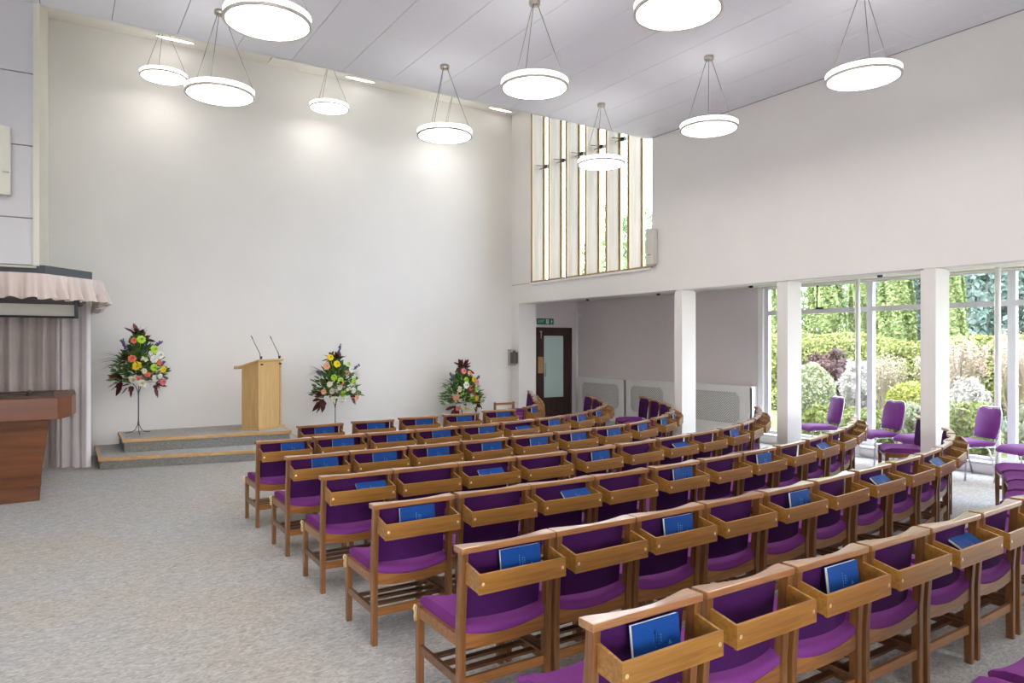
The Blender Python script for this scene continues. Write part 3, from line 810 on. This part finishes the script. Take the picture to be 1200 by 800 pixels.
# two seats of the row nearest the camera
for i, x in enumerate((2.46, 2.995, 3.53)):
    place_chair(x, .775, 0, 'wooden chair with only its purple seat showing, %s along the bottom edge' % ('first', 'second', 'third')[i], 'wooden chapel chairs in curved rows')

# slat-back chair at the end of the front row
sc = thing('slat_chair', 'plain wooden chair with open slat back behind the front row', 'chair', (5.80, 9.10, 0))
for s in (-1, 1):
    MB().box(s*.17-.014, s*.17+.014, 0, .03, 0, .80).build('leg', 'woodz', sc, bevel=.002)
    MB().box(s*.17-.014, s*.17+.014, .34, .37, 0, .43).build('leg', 'woodz', sc, bevel=.002)
for z in (.555, .655, .755): MB().box(-.156, .156, .004, .024, z, z+.035).build('back_slat', 'wood', sc, bevel=.002)
MB().box(-.18, .18, .02, .38, .43, .452).build('seat', 'wood', sc, bevel=.004)
MB().box(-.156, .156, .01, .025, .20, .23).build('stretcher', 'woodd', sc)

# ------------------------------------------------------------------ chrome banquet chairs by the windows
def banquet_proto():
    t = thing('banquet_chair', 'proto', 'chair')
    # local: +y is forward (the way the sitter faces), origin on the floor under the seat
    def seat(u, v):
        x = (-.20+.40*v); a = 2*PI*u; ca, sa = math.cos(a), math.sin(a)
        e = min(1, min(v, 1-v)/.10); e = math.sqrt(max(0, 1-(1-e)**2))
        y = .0+.225*(abs(ca)**.4)*(1 if ca > 0 else -1)*(.94+.06*e)
        z = .445+.036*(.4+.6*e)*(abs(sa)**.6)*(1 if sa > 0 else -1)
        if y > .12: z -= .9*(y-.12)**2/.105*(.45)
        return (x, y, z)
    b = MB(); b.grid(seat, 28, 16)
    for v in (0, 1): b.add([seat(k/28, v) for k in range(28)], [tuple(range(28))], True)
    b.build('seat', 'purple2', t)
    # backrest: tapering pad with a rounded, crowned top
    prof = [(-.165, .50), (.165, .50), (.185, .58), (.190, .70), (.178, .82), (.150, .872), (.10, .885), (.05, .878), (0, .868), (-.05, .878), (-.10, .885), (-.150, .872), (-.178, .82), (-.190, .70), (-.185, .58)]
    yb = lambda z: -.225-.30*(z-.46)*.62
    b = MB()
    b.loft([[(x*.93, yb(z)-.024, .50+(z-.50)*.985) for x, z in prof], [(x, yb(z)-.012, z) for x, z in prof], [(x, yb(z)+.012, z) for x, z in prof], [(x*.9, yb(z)+.028, .515+(z-.50)*.95) for x, z in prof]], True)
    b.build('backrest', 'purple2', t)
    # back tube: up one side, around the top and down
    fr = [(-.195, yb(.44)+.02, .43), (-.20, yb(.55)-.012, .55), (-.203, yb(.70)-.012, .70), (-.190, yb(.82)-.012, .825), (-.155, yb(.885)-.012, .885), (-.10, yb(.897)-.012, .898), (0, yb(.885)-.012, .886), (.10, yb(.897)-.012, .898), (.155, yb(.885)-.012, .885), (.190, yb(.82)-.012, .825), (.203, yb(.70)-.012, .70), (.20, yb(.55)-.012, .55), (.195, yb(.44)+.02, .43)]
    MB().tube(fr, .009, 8).build('back_frame', 'chrome', t)
    b = MB()
    for s in (-1, 1): b.tube([(s*.185, -.22, .405), (s*.185, .18, .405)], .010, 8)
    b.tube([(-.185, .16, .400), (.185, .16, .400)], .010, 8); b.tube([(-.185, -.20, .405), (.185, -.20, .405)], .010, 8)
    b.build('seat_frame', 'chrome', t)
    for s in (-1, 1):
        for pts in ([(s*.188, .10, .405), (s*.194, .155, .395), (s*.200, .175, .36), (s*.215, .205, .0)], [(s*.188, -.06, .405), (s*.192, -.105, .395), (s*.198, -.13, .36), (s*.212, -.235, .0)]):
            l = MB().tube(pts, .0105, 8).build('leg', 'chrome', t)
            e = pts[-1]; MB().lathe([(.014, 0), (.014, .02)], (e[0], e[1], 0), 10).build('foot_cap', 'gray', l)
    return t
bp0 = banquet_proto(); bpk = kids_of(bp0)
BC = [(9.66, 6.34, 32, 'chrome-framed purple chair beside the middle column, nearest the radiators'),
      (9.62, 5.42, 22, 'chrome-framed purple chair with whole back showing, before the window post'),
      (9.62, 4.86, 20, 'chrome-framed purple chair whose back is hidden by the nearest column'),
      (9.74, 4.30, 28, 'chrome-framed purple chair right of the nearest column, back in full view'),
      (9.70, 3.66, 24, 'chrome-framed purple chair cut by the right edge, only seat showing')]
for i, (x, y, a, l) in enumerate(BC):
    o = bp0 if i == 0 else copy_thing(bp0, bpk)
    o.location = (x, y, 0); o.rotation_euler = (0, 0, PI/2-R(a)); o['label'] = l; o['group'] = 'chrome chairs along the garden windows'

# ------------------------------------------------------------------ flowers
FL = {}
for k, c in dict(coral=(.85, .22, .14), yellow=(.90, .70, .02), lime=(.48, .72, .06), cream=(.85, .80, .60), white=(.88, .88, .84), peach=(.88, .45, .28), pink=(.80, .25, .28), violet=(.16, .10, .36)).items():
    FL[k] = plain('petal_'+k, c, .6)
M['leafg'] = leafmat('arrangement_leaf', (.035, .12, .025), (.17, .31, .08), .2)
M['leafr'] = leafmat('copper_leaf', (.06, .012, .014), (.17, .035, .03), .2)
M['frond'] = leafmat('frond_leaf', (.10, .14, .06), (.20, .24, .12), .2)
M['iron'] = plain('grey_iron', (.10, .105, .12), .45, .6)

def petal_flower(b, c, n, r, rnd, dense):
    """layers of cupped petals around the direction n"""
    n = Vector(n).normalized(); ref = Vector((0, 0, 1)) if abs(n.z) < .8 else Vector((1, 0, 0))
    e1 = n.cross(ref).normalized(); e2 = n.cross(e1); c = Vector(c)
    for (cnt, open_, len_, lift) in ((7, 1.0, 1.0, .15), (6, .72, .9, .42), (5, .42, .75, .62), (4, .2, .5, .72))[:4 if dense else 3]:
        off_ = rnd.random()*6
        for k in range(cnt):
            a = off_+2*PI*k/cnt; d = e1*math.cos(a)+e2*math.sin(a); w_ = n.cross(d)
            p0 = c+n*r*.1*lift; p1 = c+d*r*open_*.6*len_+n*r*lift*.75; p2 = c+d*r*open_*len_+n*r*lift
            hw = r*.42*max(.5, open_)
            b.add([p0-w_*hw*.25, p0+w_*hw*.25, p1+w_*hw, p2+w_*hw*.6, p2-w_*hw*.6, p1-w_*hw], [(0, 1, 2, 5), (5, 2, 3, 4)], True)
def leaf(b, p, d, L, wd, rnd, droop=.2):
    p = Vector(p); d = Vector(d).normalized(); s_ = d.cross(Vector((0, 0, 1)))
    s_ = s_.normalized() if s_.length > .01 else Vector((1, 0, 0))
    up = s_.cross(d); tw = (rnd.random()-.5)*1.6; s_, up = s_*math.cos(tw)+up*math.sin(tw), up*math.cos(tw)-s_*math.sin(tw)
    q = [p, p+d*L*.33+s_*wd*.42+up*wd*.1, p+d*L*.36, p+d*L*.33-s_*wd*.42+up*wd*.1, p+d*L*.68+s_*wd*.33-Vector((0,0,droop*L*.25)), p+d*L*.70-Vector((0,0,droop*L*.25)), p+d*L*.68-s_*wd*.33-Vector((0,0,droop*L*.25)), p+d*L-Vector((0,0,droop*L*.6))]
    b.add(q, [(0, 1, 2), (0, 2, 3), (1, 4, 5, 2), (2, 5, 6, 3), (4, 7, 5), (5, 7, 6)], True)

def flower_stand(x, y, z0, z1, label):
    t = thing('flower_stand', label, 'flower stand', (x, y, z0))
    H = z1-z0
    MB().tube([(0, 0, .12), (0, 0, H-.13)], .0085, 8).build('pole', 'iron', t)
    for k in range(3):
        a = R(30+120*k); c, s_ = math.cos(a), math.sin(a)
        MB().tube([(.004*c, .004*s_, .20), (.012*c, .012*s_, .13), (.045*c, .045*s_, .058), (.10*c, .10*s_, .02), (.19*c, .19*s_, .006)], .0055, 6).build('leg', 'iron', t)
        MB().tube([(.004*c, .004*s_, H-.20), (.010*c, .010*s_, H-.15), (.04*c, .04*s_, H-.07), (.10*c, .10*s_, H-.01)], .0055, 6).build('bowl_arm', 'iron', t)
    n = 16
    MB().tube([(.10*math.cos(2*PI*k/n), .10*math.sin(2*PI*k/n), H-.005) for k in range(n+1)], .005, 6, False).build('ring', 'iron', t)
    return t

def arrangement(x, y, z, w, h, label, spots, reds, spikes, fronds, seed):
    """spots: (colour, u, v, size) with u across -1..1 (as seen from the seats) and v 0..1 up"""
    rnd = random.Random(seed)
    t = thing('flower_arrangement', label, 'flowers', (x, y, z), R(8), 'pedestal flower arrangements')
    width = lambda v: w/2*(1.0 if v < .3 else max(.16, 1-(v-.3)/.72))
    MB().lathe([(.05, 0), (.085, .01), (.10, .055), (.09, .06)], n=20).build('bowl', 'white', t)
    b = MB()
    for i in range(760):
        v = rnd.random()**1.2; a = rnd.random()*2*PI; rr = width(v)*(.15+.72*rnd.random())
        p = (rr*math.cos(a), rr*.6*math.sin(a), .05+h*.80*v)
        d = Vector((math.cos(a)*(1-v*.7), math.sin(a)*(1-v*.7), .25+v+(rnd.random()-.5)*.6))
        leaf(b, p, d, .07+.07*rnd.random(), .05+.035*rnd.random(), rnd)
    o = b.build('green_foliage', 'leafg', t, recalc=False)
    for (px, pz, n_, L, dr_) in reds:           # copper leaf sprays
        b = MB(); base = Vector((px*w*.28, -.03, h*pz))
        for k in range(n_):
            sp = (k-(n_-1)/2)/max(1, n_-1)+(rnd.random()-.5)*.12
            d = Vector((math.cos(dr_+sp*1.9), (rnd.random()-.6)*.7, math.sin(dr_+sp*1.9)))
            leaf(b, base+d*L*(.1+.3*rnd.random()), d, L*(.85+.3*rnd.random()), L*.58, rnd, .15)
            leaf(b, base+d*L*.15, d+Vector((.4*math.sin(k), -.3, .4*math.cos(k))), L*.7, L*.5, rnd, .15)
        b.build('copper_leaves', 'leafr', t, recalc=False)
    for (px, pz, L, ang) in spikes:             # blue flower spikes
        b = MB(); d = Vector((math.cos(ang), -.15, math.sin(ang))); base = Vector((px*w/2, -.06, pz*h))
        b.tube([base-d*L*.5, base+d*L], .004, 5)
        for k in range(26):
            q = base+d*L*(k/26)+Vector(((rnd.random()-.5)*.035, (rnd.random()-.5)*.035, (rnd.random()-.5)*.03))
            petal_flower(b, q, (rnd.random()-.5, -rnd.random(), rnd.random()-.3), .014, rnd, False)
        b.build('blue_spike', FL['violet'], t, recalc=False)
    for (px, pz, L, ang, sp) in fronds:         # feathery palm
        b = MB()
        for k in range(9):
            a = ang+(k-4)/4*sp; d = Vector((math.cos(a), .05*(k % 3-1), math.sin(a)))
            base = Vector((px*w/2, .03, pz*h)); leaf(b, base, d, L*(.75+.25*rnd.random()), .014, rnd, .25)
        b.build('palm_frond', 'frond', t, recalc=False)
    for (c, u, v, r) in spots:
        b = MB(); depth = -(.19+.06*rnd.random())*(1-.55*v)
        p = (u*w/2, depth, v*h); n_ = (u*.7, -1, (v-.35)*.7)
        petal_flower(b, p, n_, r*1.14, rnd, True)
        b.tube([(u*w*.2, depth*.3, v*h*.7), (p[0], p[1]+.01, p[2])], .004, 5)
        nm = {'coral': 'rose', 'peach': 'rose', 'pink': 'rose', 'yellow': 'gerbera', 'lime': 'chrysanthemum', 'cream': 'carnation', 'white': 'lily', 'violet': 'iris'}[c]
        b.build(nm, FL[c], t, recalc=False)['label'] = {'lime': 'lime green', 'cream': 'cream', 'violet': 'violet'}.get(c, c)+' '+nm
    return t
flower_stand(1.05, 11.98, .34, 1.12, 'grey iron pedestal stand on the platform, left of the lectern')
arrangement(1.05, 11.96, 1.09, .86, .84, 'mixed flowers on the pedestal left of the lectern',
    [('lime',.02,.80,.055),('coral',-.22,.78,.040),('lime',.42,.62,.055),('yellow',-.14,.33,.060),('coral',-.30,.46,.050),('cream',.10,.45,.045),('white',.40,.45,.055),('white',.60,.52,.055),('lime',.38,.30,.050),('coral',.56,.38,.038),('yellow',.68,.26,.045),('cream',.06,.24,.038),('coral',.18,.17,.045),('cream',-.30,.10,.045),('cream',-.02,.03,.048),('white',.36,.12,.034),('white',.56,.14,.036),('pink',.66,.04,.05),('white',.12,-.02,.036),('pink',-.12,.12,.034),('white',.30,.56,.03)],
    [(-.05,.86,6,.17,PI/2),(.24,.78,4,.14,1.0),(-.62,.42,4,.13,2.6),(-.86,.06,6,.19,3.2),(-.40,.0,4,.14,3.6),(.82,.0,4,.15,-.5),(-.1,.55,3,.12,1.8)],
    [(-.42,.62,.17,2.0),(.10,.50,.20,1.5),(.44,.66,.14,.7),(.62,.34,.10,.5)], [(-.35,.42,.44,2.95,.42)], 3)
flower_stand(4.08, 11.90, 0, .78, 'grey iron pedestal stand right of the lectern')
arrangement(4.08, 11.88, .74, .98, .82, 'mixed flowers on the pedestal between the lectern and third arrangement',
    [('yellow',-.08,.74,.055),('yellow',-.32,.88,.050),('peach',-.48,.70,.052),('peach',.28,.55,.046),('lime',-.24,.46,.05),('coral',.06,.36,.048),('lime',-.02,.40,.05),('lime',.50,.38,.052),('cream',-.44,.33,.045),('cream',-.06,.25,.04),('white',.52,.46,.045),('cream',-.32,.18,.045),('cream',.28,.21,.045),('white',.48,.18,.052),('lime',.08,.12,.055),('cream',-.34,.02,.046),('peach',-.68,.18,.04),('peach',.58,.02,.05),('white',.18,.0,.035),('cream',-.02,-.05,.035),('white',.42,.62,.045),('lime',.36,.74,.035)],
    [(.0,.80,6,.19,PI/2),(-.36,.84,4,.13,2.2),(-.78,.02,7,.22,3.5),(.88,.10,6,.17,-.1),(-.1,.16,4,.13,4.4),(.1,.52,4,.13,1.2),(-.66,.34,3,.11,2.8)],
    [(.05,.92,.2,1.5),(-.50,.52,.17,2.7),(.60,.60,.16,.7),(.20,.42,.12,1.2)], [(-.45,.56,.34,2.9,.35),(.55,.5,.28,.2,.4)], 5)
flower_stand(6.60, 11.90, 0, .56, 'low iron flower stand behind the front chairs near the corner')
arrangement(6.60, 11.88, .50, 1.02, .84, 'mixed flowers in the low stand nearest the back corner',
    [('pink',-.14,.80,.052),('peach',.16,.74,.052),('lime',-.06,.60,.05),('yellow',.30,.60,.056),('peach',.44,.54,.05),('white',-.08,.48,.062),('cream',-.40,.40,.052),('coral',.10,.40,.05),('lime',.38,.38,.045),('lime',-.22,.26,.056),('cream',.18,.24,.036),('yellow',.34,.18,.056),('lime',.14,.15,.058),('peach',-.62,.22,.058),('cream',-.38,.14,.036),('cream',-.22,-.02,.062),('cream',-.10,-.05,.062),('coral',-.56,-.03,.04),('cream',.22,.02,.045),('cream',.56,.10,.05),('coral',.32,.28,.045),('white',.46,-.08,.04)],
    [(-.02,.86,5,.19,PI/2),(.1,.84,4,.16,.6),(-.2,.9,3,.15,2.6),(-.58,-.02,7,.17,4.0),(.80,.08,6,.19,-.4),(.3,.26,3,.12,.6)],
    [(.54,.58,.12,.8),(-.54,.62,.16,2.2),(.02,.20,.12,1.0)], [(-.40,.5,.40,2.8,.5)], 9)

# ------------------------------------------------------------------ garden outside the windows
LK = .60
LM = {}
LM['thuja'] = leafmat('conifer_leaf', (.22, .33, .10), (.54, .66, .26), k=LK)
LM['hedge'] = leafmat('hedge_leaf', (.20, .28, .05), (.66, .68, .26), k=LK)
LM['blue'] = leafmat('blue_conifer_leaf', (.16, .27, .24), (.40, .54, .50), k=LK)
LM['dark'] = leafmat('dark_tree_leaf', (.04, .10, .06), (.16, .26, .15), k=LK)
LM['mid'] = leafmat('tree_leaf', (.14, .26, .10), (.38, .52, .24), k=LK)
LM['smoke'] = leafmat('purple_bush_leaf', (.10, .055, .06), (.30, .18, .18), k=LK)
LM['ball'] = leafmat('golden_ball_leaf', (.42, .48, .06), (.80, .82, .28), k=LK)
LM['pale'] = leafmat('pale_shrub_leaf', (.42, .52, .22), (.86, .88, .66), k=LK)
LM['straw'] = leafmat('straw_grass', (.62, .54, .36), (.92, .86, .70), k=LK)
LM['pinkg'] = leafmat('pink_plume', (.70, .50, .40), (.92, .80, .72), k=LK)
LM['agave'] = leafmat('blue_green_blade', (.36, .50, .42), (.66, .78, .70), k=LK)
LM['low'] = leafmat('low_plant_leaf', (.30, .42, .08), (.74, .78, .30), k=LK)
LM['wflower'] = leafmat('white_blossom', (.80, .78, .70), (.95, .94, .90), k=LK)
M['bark'] = plain('bark', (.16, .11, .08), .9, noise=.3)
M['lawn'] = plain('garden_ground', (.16, .18, .07), .95, noise=.35, nscale=2.5)

def leaf_cloud(pts, nrm, size, rng, jitter=.8):
    """one small kite-shaped leaf per point"""
    n = len(pts); d = nrm+rng.normal(0, jitter, (n, 3)); d /= np.linalg.norm(d, axis=1)[:, None]
    r = rng.normal(0, 1, (n, 3)); e1 = np.cross(d, r); e1 /= np.linalg.norm(e1, axis=1)[:, None]; e2 = np.cross(d, e1)
    L = size*(.6+.8*rng.random(n))[:, None]; w = L*.5
    V = np.stack([pts-e1*L*.6, pts-e2*w*.6+e1*L*.05, pts+e1*L*.6, pts+e2*w*.6+e1*L*.05], 1).reshape(-1, 3)
    return V
def cloud_obj(name, V, mat, parent, kind=None):
    me = bpy.data.meshes.new(name); nq = len(V)//4
    me.vertices.add(len(V)); me.vertices.foreach_set('co', V.astype(np.float32).ravel())
    me.loops.add(nq*4); me.loops.foreach_set('vertex_index', np.arange(nq*4, dtype=np.int32))
    me.polygons.add(nq); me.polygons.foreach_set('loop_start', np.arange(0, nq*4, 4, dtype=np.int32))
    me.update(calc_edges=True); me.validate(); me.materials.append(mat)
    o = bpy.data.objects.new(name, me); COL.objects.link(o); o.parent = parent
    return o
def blob_points(n, c, rad, rng, lump=.18, flat=0):
    d = rng.normal(0, 1, (n, 3)); d /= np.linalg.norm(d, axis=1)[:, None]
    ph = rng.random(6)*6
    k = 1+lump*(np.sin(d[:, 0]*7+ph[0])*np.sin(d[:, 1]*6+ph[1])+.6*np.sin(d[:, 2]*9+ph[2])*np.sin(d[:, 0]*11+ph[3]))
    k *= (.80+.20*rng.random(n)**.5)
    p = d*k[:, None]*np.array(rad)
    return p+np.array(c), d
ZG = -.10
def shrub(name, label, cat, x, y, rad, n, size, mat, group=None, trunk=0, lump=.18, zc=None):
    t = thing(name, label, cat, (x, y, ZG), 0, group)
    zc = zc if zc is not None else rad[2]*.9+trunk
    p, d = blob_points(n, (0, 0, zc), rad, RNG, lump)
    keep = p[:, 2] > .01; cloud_obj('crown', leaf_cloud(p[keep], d[keep], size, RNG), LM[mat], t)
    MB().tube([(0, 0, 0), (.03, .02, zc*.6), (0, 0, zc+rad[2]*.3)], [.05+.03*rad[0], .04+.02*rad[0], .02], 8).build('trunk', 'bark', t)
    return t
def conifer(label, x, y, r, h, n, mat, size=.10, name='columnar_conifer'):
    t = thing(name, label, 'conifer', (x, y, ZG), 0, 'columnar conifers beyond the hedge')
    z = RNG.random(n)*h; a = RNG.random(n)*2*PI
    f = np.clip(1-(z/h)**2.4, .05, 1)*(.82+.18*np.clip(z/h*5, 0, 1))
    rr = r*f*(.86+.14*np.sin(a*7+z*3)+.10*RNG.random(n)-.05)
    p = np.stack([rr*np.cos(a), rr*np.sin(a), z+.05], 1); d = np.stack([np.cos(a), np.sin(a), .6+0*a], 1)
    cloud_obj('crown', leaf_cloud(p, d, size, RNG, .6), LM[mat], t)
    MB().tube([(0, 0, 0), (0, 0, h*.9)], [.12, .03], 8).build('trunk', 'bark', t)
    return t
b = MB(); b.box(10.5, 60, Y0-.2, 60, ZG-.1, ZG); b.box(22, 60, -25, Y0-.2, ZG-.1, ZG)
struct(b.build('ground', 'lawn'), 'green garden ground outside the windows')
struct(MB().box(10.5, 11.3, -6, 12, ZG, ZG+.02).build('path', 'paving'), 'pale paving strip along the windows')
# clipped hedge: rounded box of leaves
def hedge(label, x, ya, yb, h, dp, n, mat):
    t = thing('hedge', label, 'hedge', (x, (ya+yb)/2, ZG))
    L = yb-ya; u = RNG.random(n); y = (RNG.random(n)-.5)*L
    a = (u-.15)*PI*1.0/.7*0; th = RNG.random(n)*PI
    hh = h*(1+.05*np.sin(y*1.1)+.03*np.sin(y*2.7+1))
    cx = -np.cos(th); sz = np.sin(th)
    px = dp/2*np.sign(cx)*np.abs(cx)**.45; pz = hh*(.0+1.0*np.abs(sz)**.5)
    low = RNG.random(n) < .45; pz = np.where(low, hh*RNG.random(n)*.95, pz); px = np.where(low, -dp/2*(.93+.1*RNG.random(n)), px)
    px = px+.06*np.sin(y*5)*np.sin(pz*6)
    d = np.stack([np.where(low, -1, cx), 0*y, np.where(low, .2, sz)], 1)
    p = np.stack([px, y, np.maximum(pz, .02)], 1)
    cloud_obj('hedge_leaves', leaf_cloud(p, d, .085, RNG, .7), LM[mat], t)
    MB().box(-dp*.35, dp*.35, -L/2+.1, L/2-.1, 0, h*.86).build('hedge_core', LM['dark'], t)
    return t
hedge('long clipped hedge across the garden behind the shrubs', 16.9, 2.0, 17.5, 1.98, 1.2, 36000, 'hedge')
# columnar conifers (x, y, radius, height)
for i, (x, y, r, h, l) in enumerate([
    (20.5, 13.20, .68, 6.0, 'yellow-green columnar conifer left of the window post, broadest one'),
    (20.8, 14.90, .55, 5.6, 'yellow-green columnar conifer farthest left in the window beside the column'),
    (22.4, 13.20, .46, 5.4, 'yellow-green columnar conifer directly behind the first window post'),
    (22.3, 11.75, .34, 5.2, 'slim pale conifer just right of the first window post'),
    (19.8, 10.60, .56, 5.8, 'yellow-green columnar conifer in the middle window, left of the blue tree'),
    (19.5, 9.02, .40, 5.5, 'slim golden conifer just right of the nearest column'),
    (20.5, 16.6, .60, 5.5, 'yellow-green columnar conifer in the narrow strip left of the middle column')]):
    conifer(l, x, y, r, h, 15000, 'thuja', .12)
for i, (x, y, rad, n, m, l) in enumerate([
    (25.6, 13.4, (1.1, 1.0, 3.4), 9000, 'blue', 'grey-blue conifer seen left of the nearest column'),
    (25.0, 10.75, (1.15, 1.15, 3.6), 11000, 'blue', 'broad blue-green tree right of the nearest column'),
    (30.5, 12.45, (1.7, 1.6, 4.8), 9000, 'dark', 'dark evergreen tree behind the blue-green one'),
    (26.5, 7.9, (1.3, 1.2, 4.2), 9000, 'mid', 'mid-green tree at the right edge of the garden'),
    (33.0, 17.8, (2.4, 2.0, 5.0), 9000, 'mid', 'tall green tree far behind the columnar conifers'),
    (34.0, 23.5, (2.6, 2.2, 4.6), 8000, 'mid', 'far green tree at the left end of the garden'),
    (25.5, 28.0, (2.6, 2.2, 4.4), 8000, 'mid', 'green tree showing between the fins of the tall window'),
    (31.0, 5.5, (2.4, 2.2, 5.0), 7000, 'dark', 'dark tree beyond the right end of the hedge')]):
    shrub('garden_tree', l, 'tree', x, y, rad, n, .22, m, 'trees beyond the garden hedge', trunk=.6)
shrub('smoke_bush', 'purple-brown smoke bush in front of the clipped hedge', 'shrub', 14.7, 9.40, (.62, .66, .60), 7000, .085, 'smoke', trunk=.42)
shrub('round_bush', 'golden clipped ball bush left of the nearest column', 'shrub', 13.6, 6.98, (.46, .46, .42), 6000, .05, 'ball', lump=.04, trunk=.28)
shrub('pale_bush', 'tall pale green rounded bush next to the middle column', 'shrub', 12.6, 8.42, (.50, .44, .72), 8000, .055, 'pale', lump=.06, trunk=.05)
shrub('variegated_bush', 'variegated low bush below the purple bush', 'shrub', 13.62, 8.92, (.30, .32, .45), 3500, .07, 'mid', trunk=.05)
shrub('cream_bush', 'cream flowering shrub beside the first window post', 'shrub', 13.7, 8.14, (.30, .28, .50), 3200, .06, 'wflower', lump=.3, trunk=.45)
for i, (x, y, rad, m, l) in enumerate([
    (11.75, 7.62, (.30, .34, .34), 'low', 'low yellow-green plants outside beside the middle column'),
    (12.5, 7.52, (.34, .32, .30), 'low', 'low yellow-green plants behind the first chrome chair'),
    (11.9, 6.72, (.34, .34, .34), 'low', 'low bright plants outside near the first window post'),
    (12.1, 6.02, (.38, .34, .42), 'pale', 'low pale shrub outside right of the nearest column'),
    (11.9, 5.22, (.34, .34, .46), 'low', 'low green shrub behind the chrome chair at right'),
    (12.1, 4.42, (.36, .34, .48), 'pale', 'low pale shrub at the right edge of the garden'),
    (13.1, 5.75, (.32, .30, .62), 'wflower', 'white flowering clump among the pink grasses')]):
    shrub('border_plant', l, 'plant', x, y, rad, 3200, .065, m, 'low plants outside the windows', lump=.2)
def grass_clump(label, x, y, h, spread, n, mat, plume=None, name='ornamental_grass', wd=.012):
    t = thing(name, label, 'grass plant', (x, y, ZG), 0, 'ornamental grasses in the garden')
    a = RNG.random(n)*2*PI; r0 = RNG.random(n)*.10; ln = h*(.6+.4*RNG.random(n)); sp = spread*(RNG.random(n)**.7)
    base = np.stack([r0*np.cos(a), r0*np.sin(a), 0*a], 1); tip = np.stack([sp*np.cos(a), sp*np.sin(a), ln], 1)
    mid = (base+tip)/2+np.stack([0*a, 0*a, ln*.12], 1)
    s_ = np.stack([-np.sin(a), np.cos(a), 0*a], 1)*wd
    V = np.stack([base-s_, base+s_, mid+s_, mid-s_, mid-s_, mid+s_, tip+s_*.2, tip-s_*.2], 1).reshape(-1, 3)
    cloud_obj('blades', V, LM[mat], t)
    if plume:
        m = n//3; V = []
        for k in range(m):
            q = tip[k]; pp = q+RNG.normal(0, 1, (16, 3))*np.array([.025, .025, .10])
            V.append(leaf_cloud(pp, np.tile([0, 0, 1.], (16, 1)), .05, RNG, .5))
        cloud_obj('plumes', np.concatenate(V), LM[plume], t)
    return t
for x, y, h, sp, n, m, pl, l in [
    (14.6, 7.95, 1.45, .34, 260, 'straw', 'straw', 'tall straw grass just right of the first window post'),
    (14.9, 7.30, 1.45, .30, 240, 'low', 'straw', 'tall green grass left of the golden ball bush'),
    (14.4, 6.42, 1.80, .40, 320, 'straw', 'pinkg', 'tall plumed grass right of the nearest column'),
    (15.2, 5.85, 1.90, .40, 320, 'straw', 'pinkg', 'pink plumed grass in the middle of the right window'),
    (14.3, 5.50, 1.75, .36, 300, 'straw', 'pinkg', 'pink plumed grass beside the second window post'),
    (14.2, 4.70, 1.60, .38, 280, 'straw', 'pinkg', 'plumed grass at the right edge of the garden')]:
    grass_clump(l, x, y, h, sp, n, m, pl)
grass_clump('spiky blue-green plant behind the second chrome chair', 12.8, 6.62, .74, .26, 120, 'agave', None, 'spiky_plant', .028)
grass_clump('spiky pale plant outside the right window', 12.9, 4.98, .66, .30, 120, 'agave', None, 'spiky_plant', .024)

# ------------------------------------------------------------------ light
w = bpy.data.worlds.new('World'); S.world = w; w.use_nodes = True; nt = w.node_tree
bg = nt.nodes['Background']
sky = nt.nodes.new('ShaderNodeTexSky'); sky.sky_type = 'NISHITA'; sky.sun_disc = False; sky.sun_elevation = R(48); sky.sun_rotation = R(250); sky.air_density = 1.3; sky.dust_density = 3.0
mx = nt.nodes.new('ShaderNodeMix'); mx.data_type = 'RGBA'; mx.inputs['Factor'].default_value = .55
nt.links.new(sky.outputs['Color'], mx.inputs['A']); mx.inputs['B'].default_value = (10, 10.2, 10.6, 1)
nt.links.new(mx.outputs['Result'], bg.inputs['Color']); bg.inputs['Strength'].default_value = 2.5
sun = bpy.data.lights.new('sun', 'SUN'); sun.energy = 5; sun.angle = R(2); sun.color = (1, .96, .88)
so = bpy.data.objects.new('sun', sun); COL.objects.link(so)
so.rotation_euler = Vector((.62, -.42, -.95)).to_track_quat('-Z', 'Y').to_euler()
# the rest of the room's ceiling lamps, behind and beside the camera
for (x, y) in ((1.37, 3.69), (-1.1, 5.55), (-1.1, 3.69), (1.37, 1.82), (3.88, 1.82), (6.31, 1.82), (-1.1, 1.82), (1.37, -.05), (3.88, -.05), (6.31, -.05), (3.88, -1.9), (1.37, -1.9)):
    l = bpy.data.lights.new('ceiling_lamp', 'AREA'); l.shape = 'DISK'; l.size = .65; l.energy = 11.0*PI*PI*.31*.31*1.0; l.color = (1, .945, .87)
    o = bpy.data.objects.new('ceiling_lamp', l); COL.objects.link(o); o.location = (x, y, 4.17)

# ------------------------------------------------------------------ camera
cam = bpy.data.cameras.new('Camera'); cam.sensor_width = 36; cam.lens = 820/1200*36; cam.shift_y = 2.5/1200; cam.clip_start = .02; cam.clip_end = 200
co = bpy.data.objects.new('Camera', cam); COL.objects.link(co)
co.location = (0, 0, 1.70); co.rotation_euler = (PI/2, 0, -R(33.1))
S.camera = co
S.view_settings.view_transform = 'Standard'; S.view_settings.look = 'None'; S.view_settings.gamma = 1; S.view_settings.use_curve_mapping = False
S.view_settings.exposure = 0.28
S.cycles.max_bounces = 8; S.cycles.diffuse_bounces = 5; S.cycles.transparent_max_bounces = 12
S.cycles.use_denoising = True
S.cycles.sample_clamp_indirect = 8
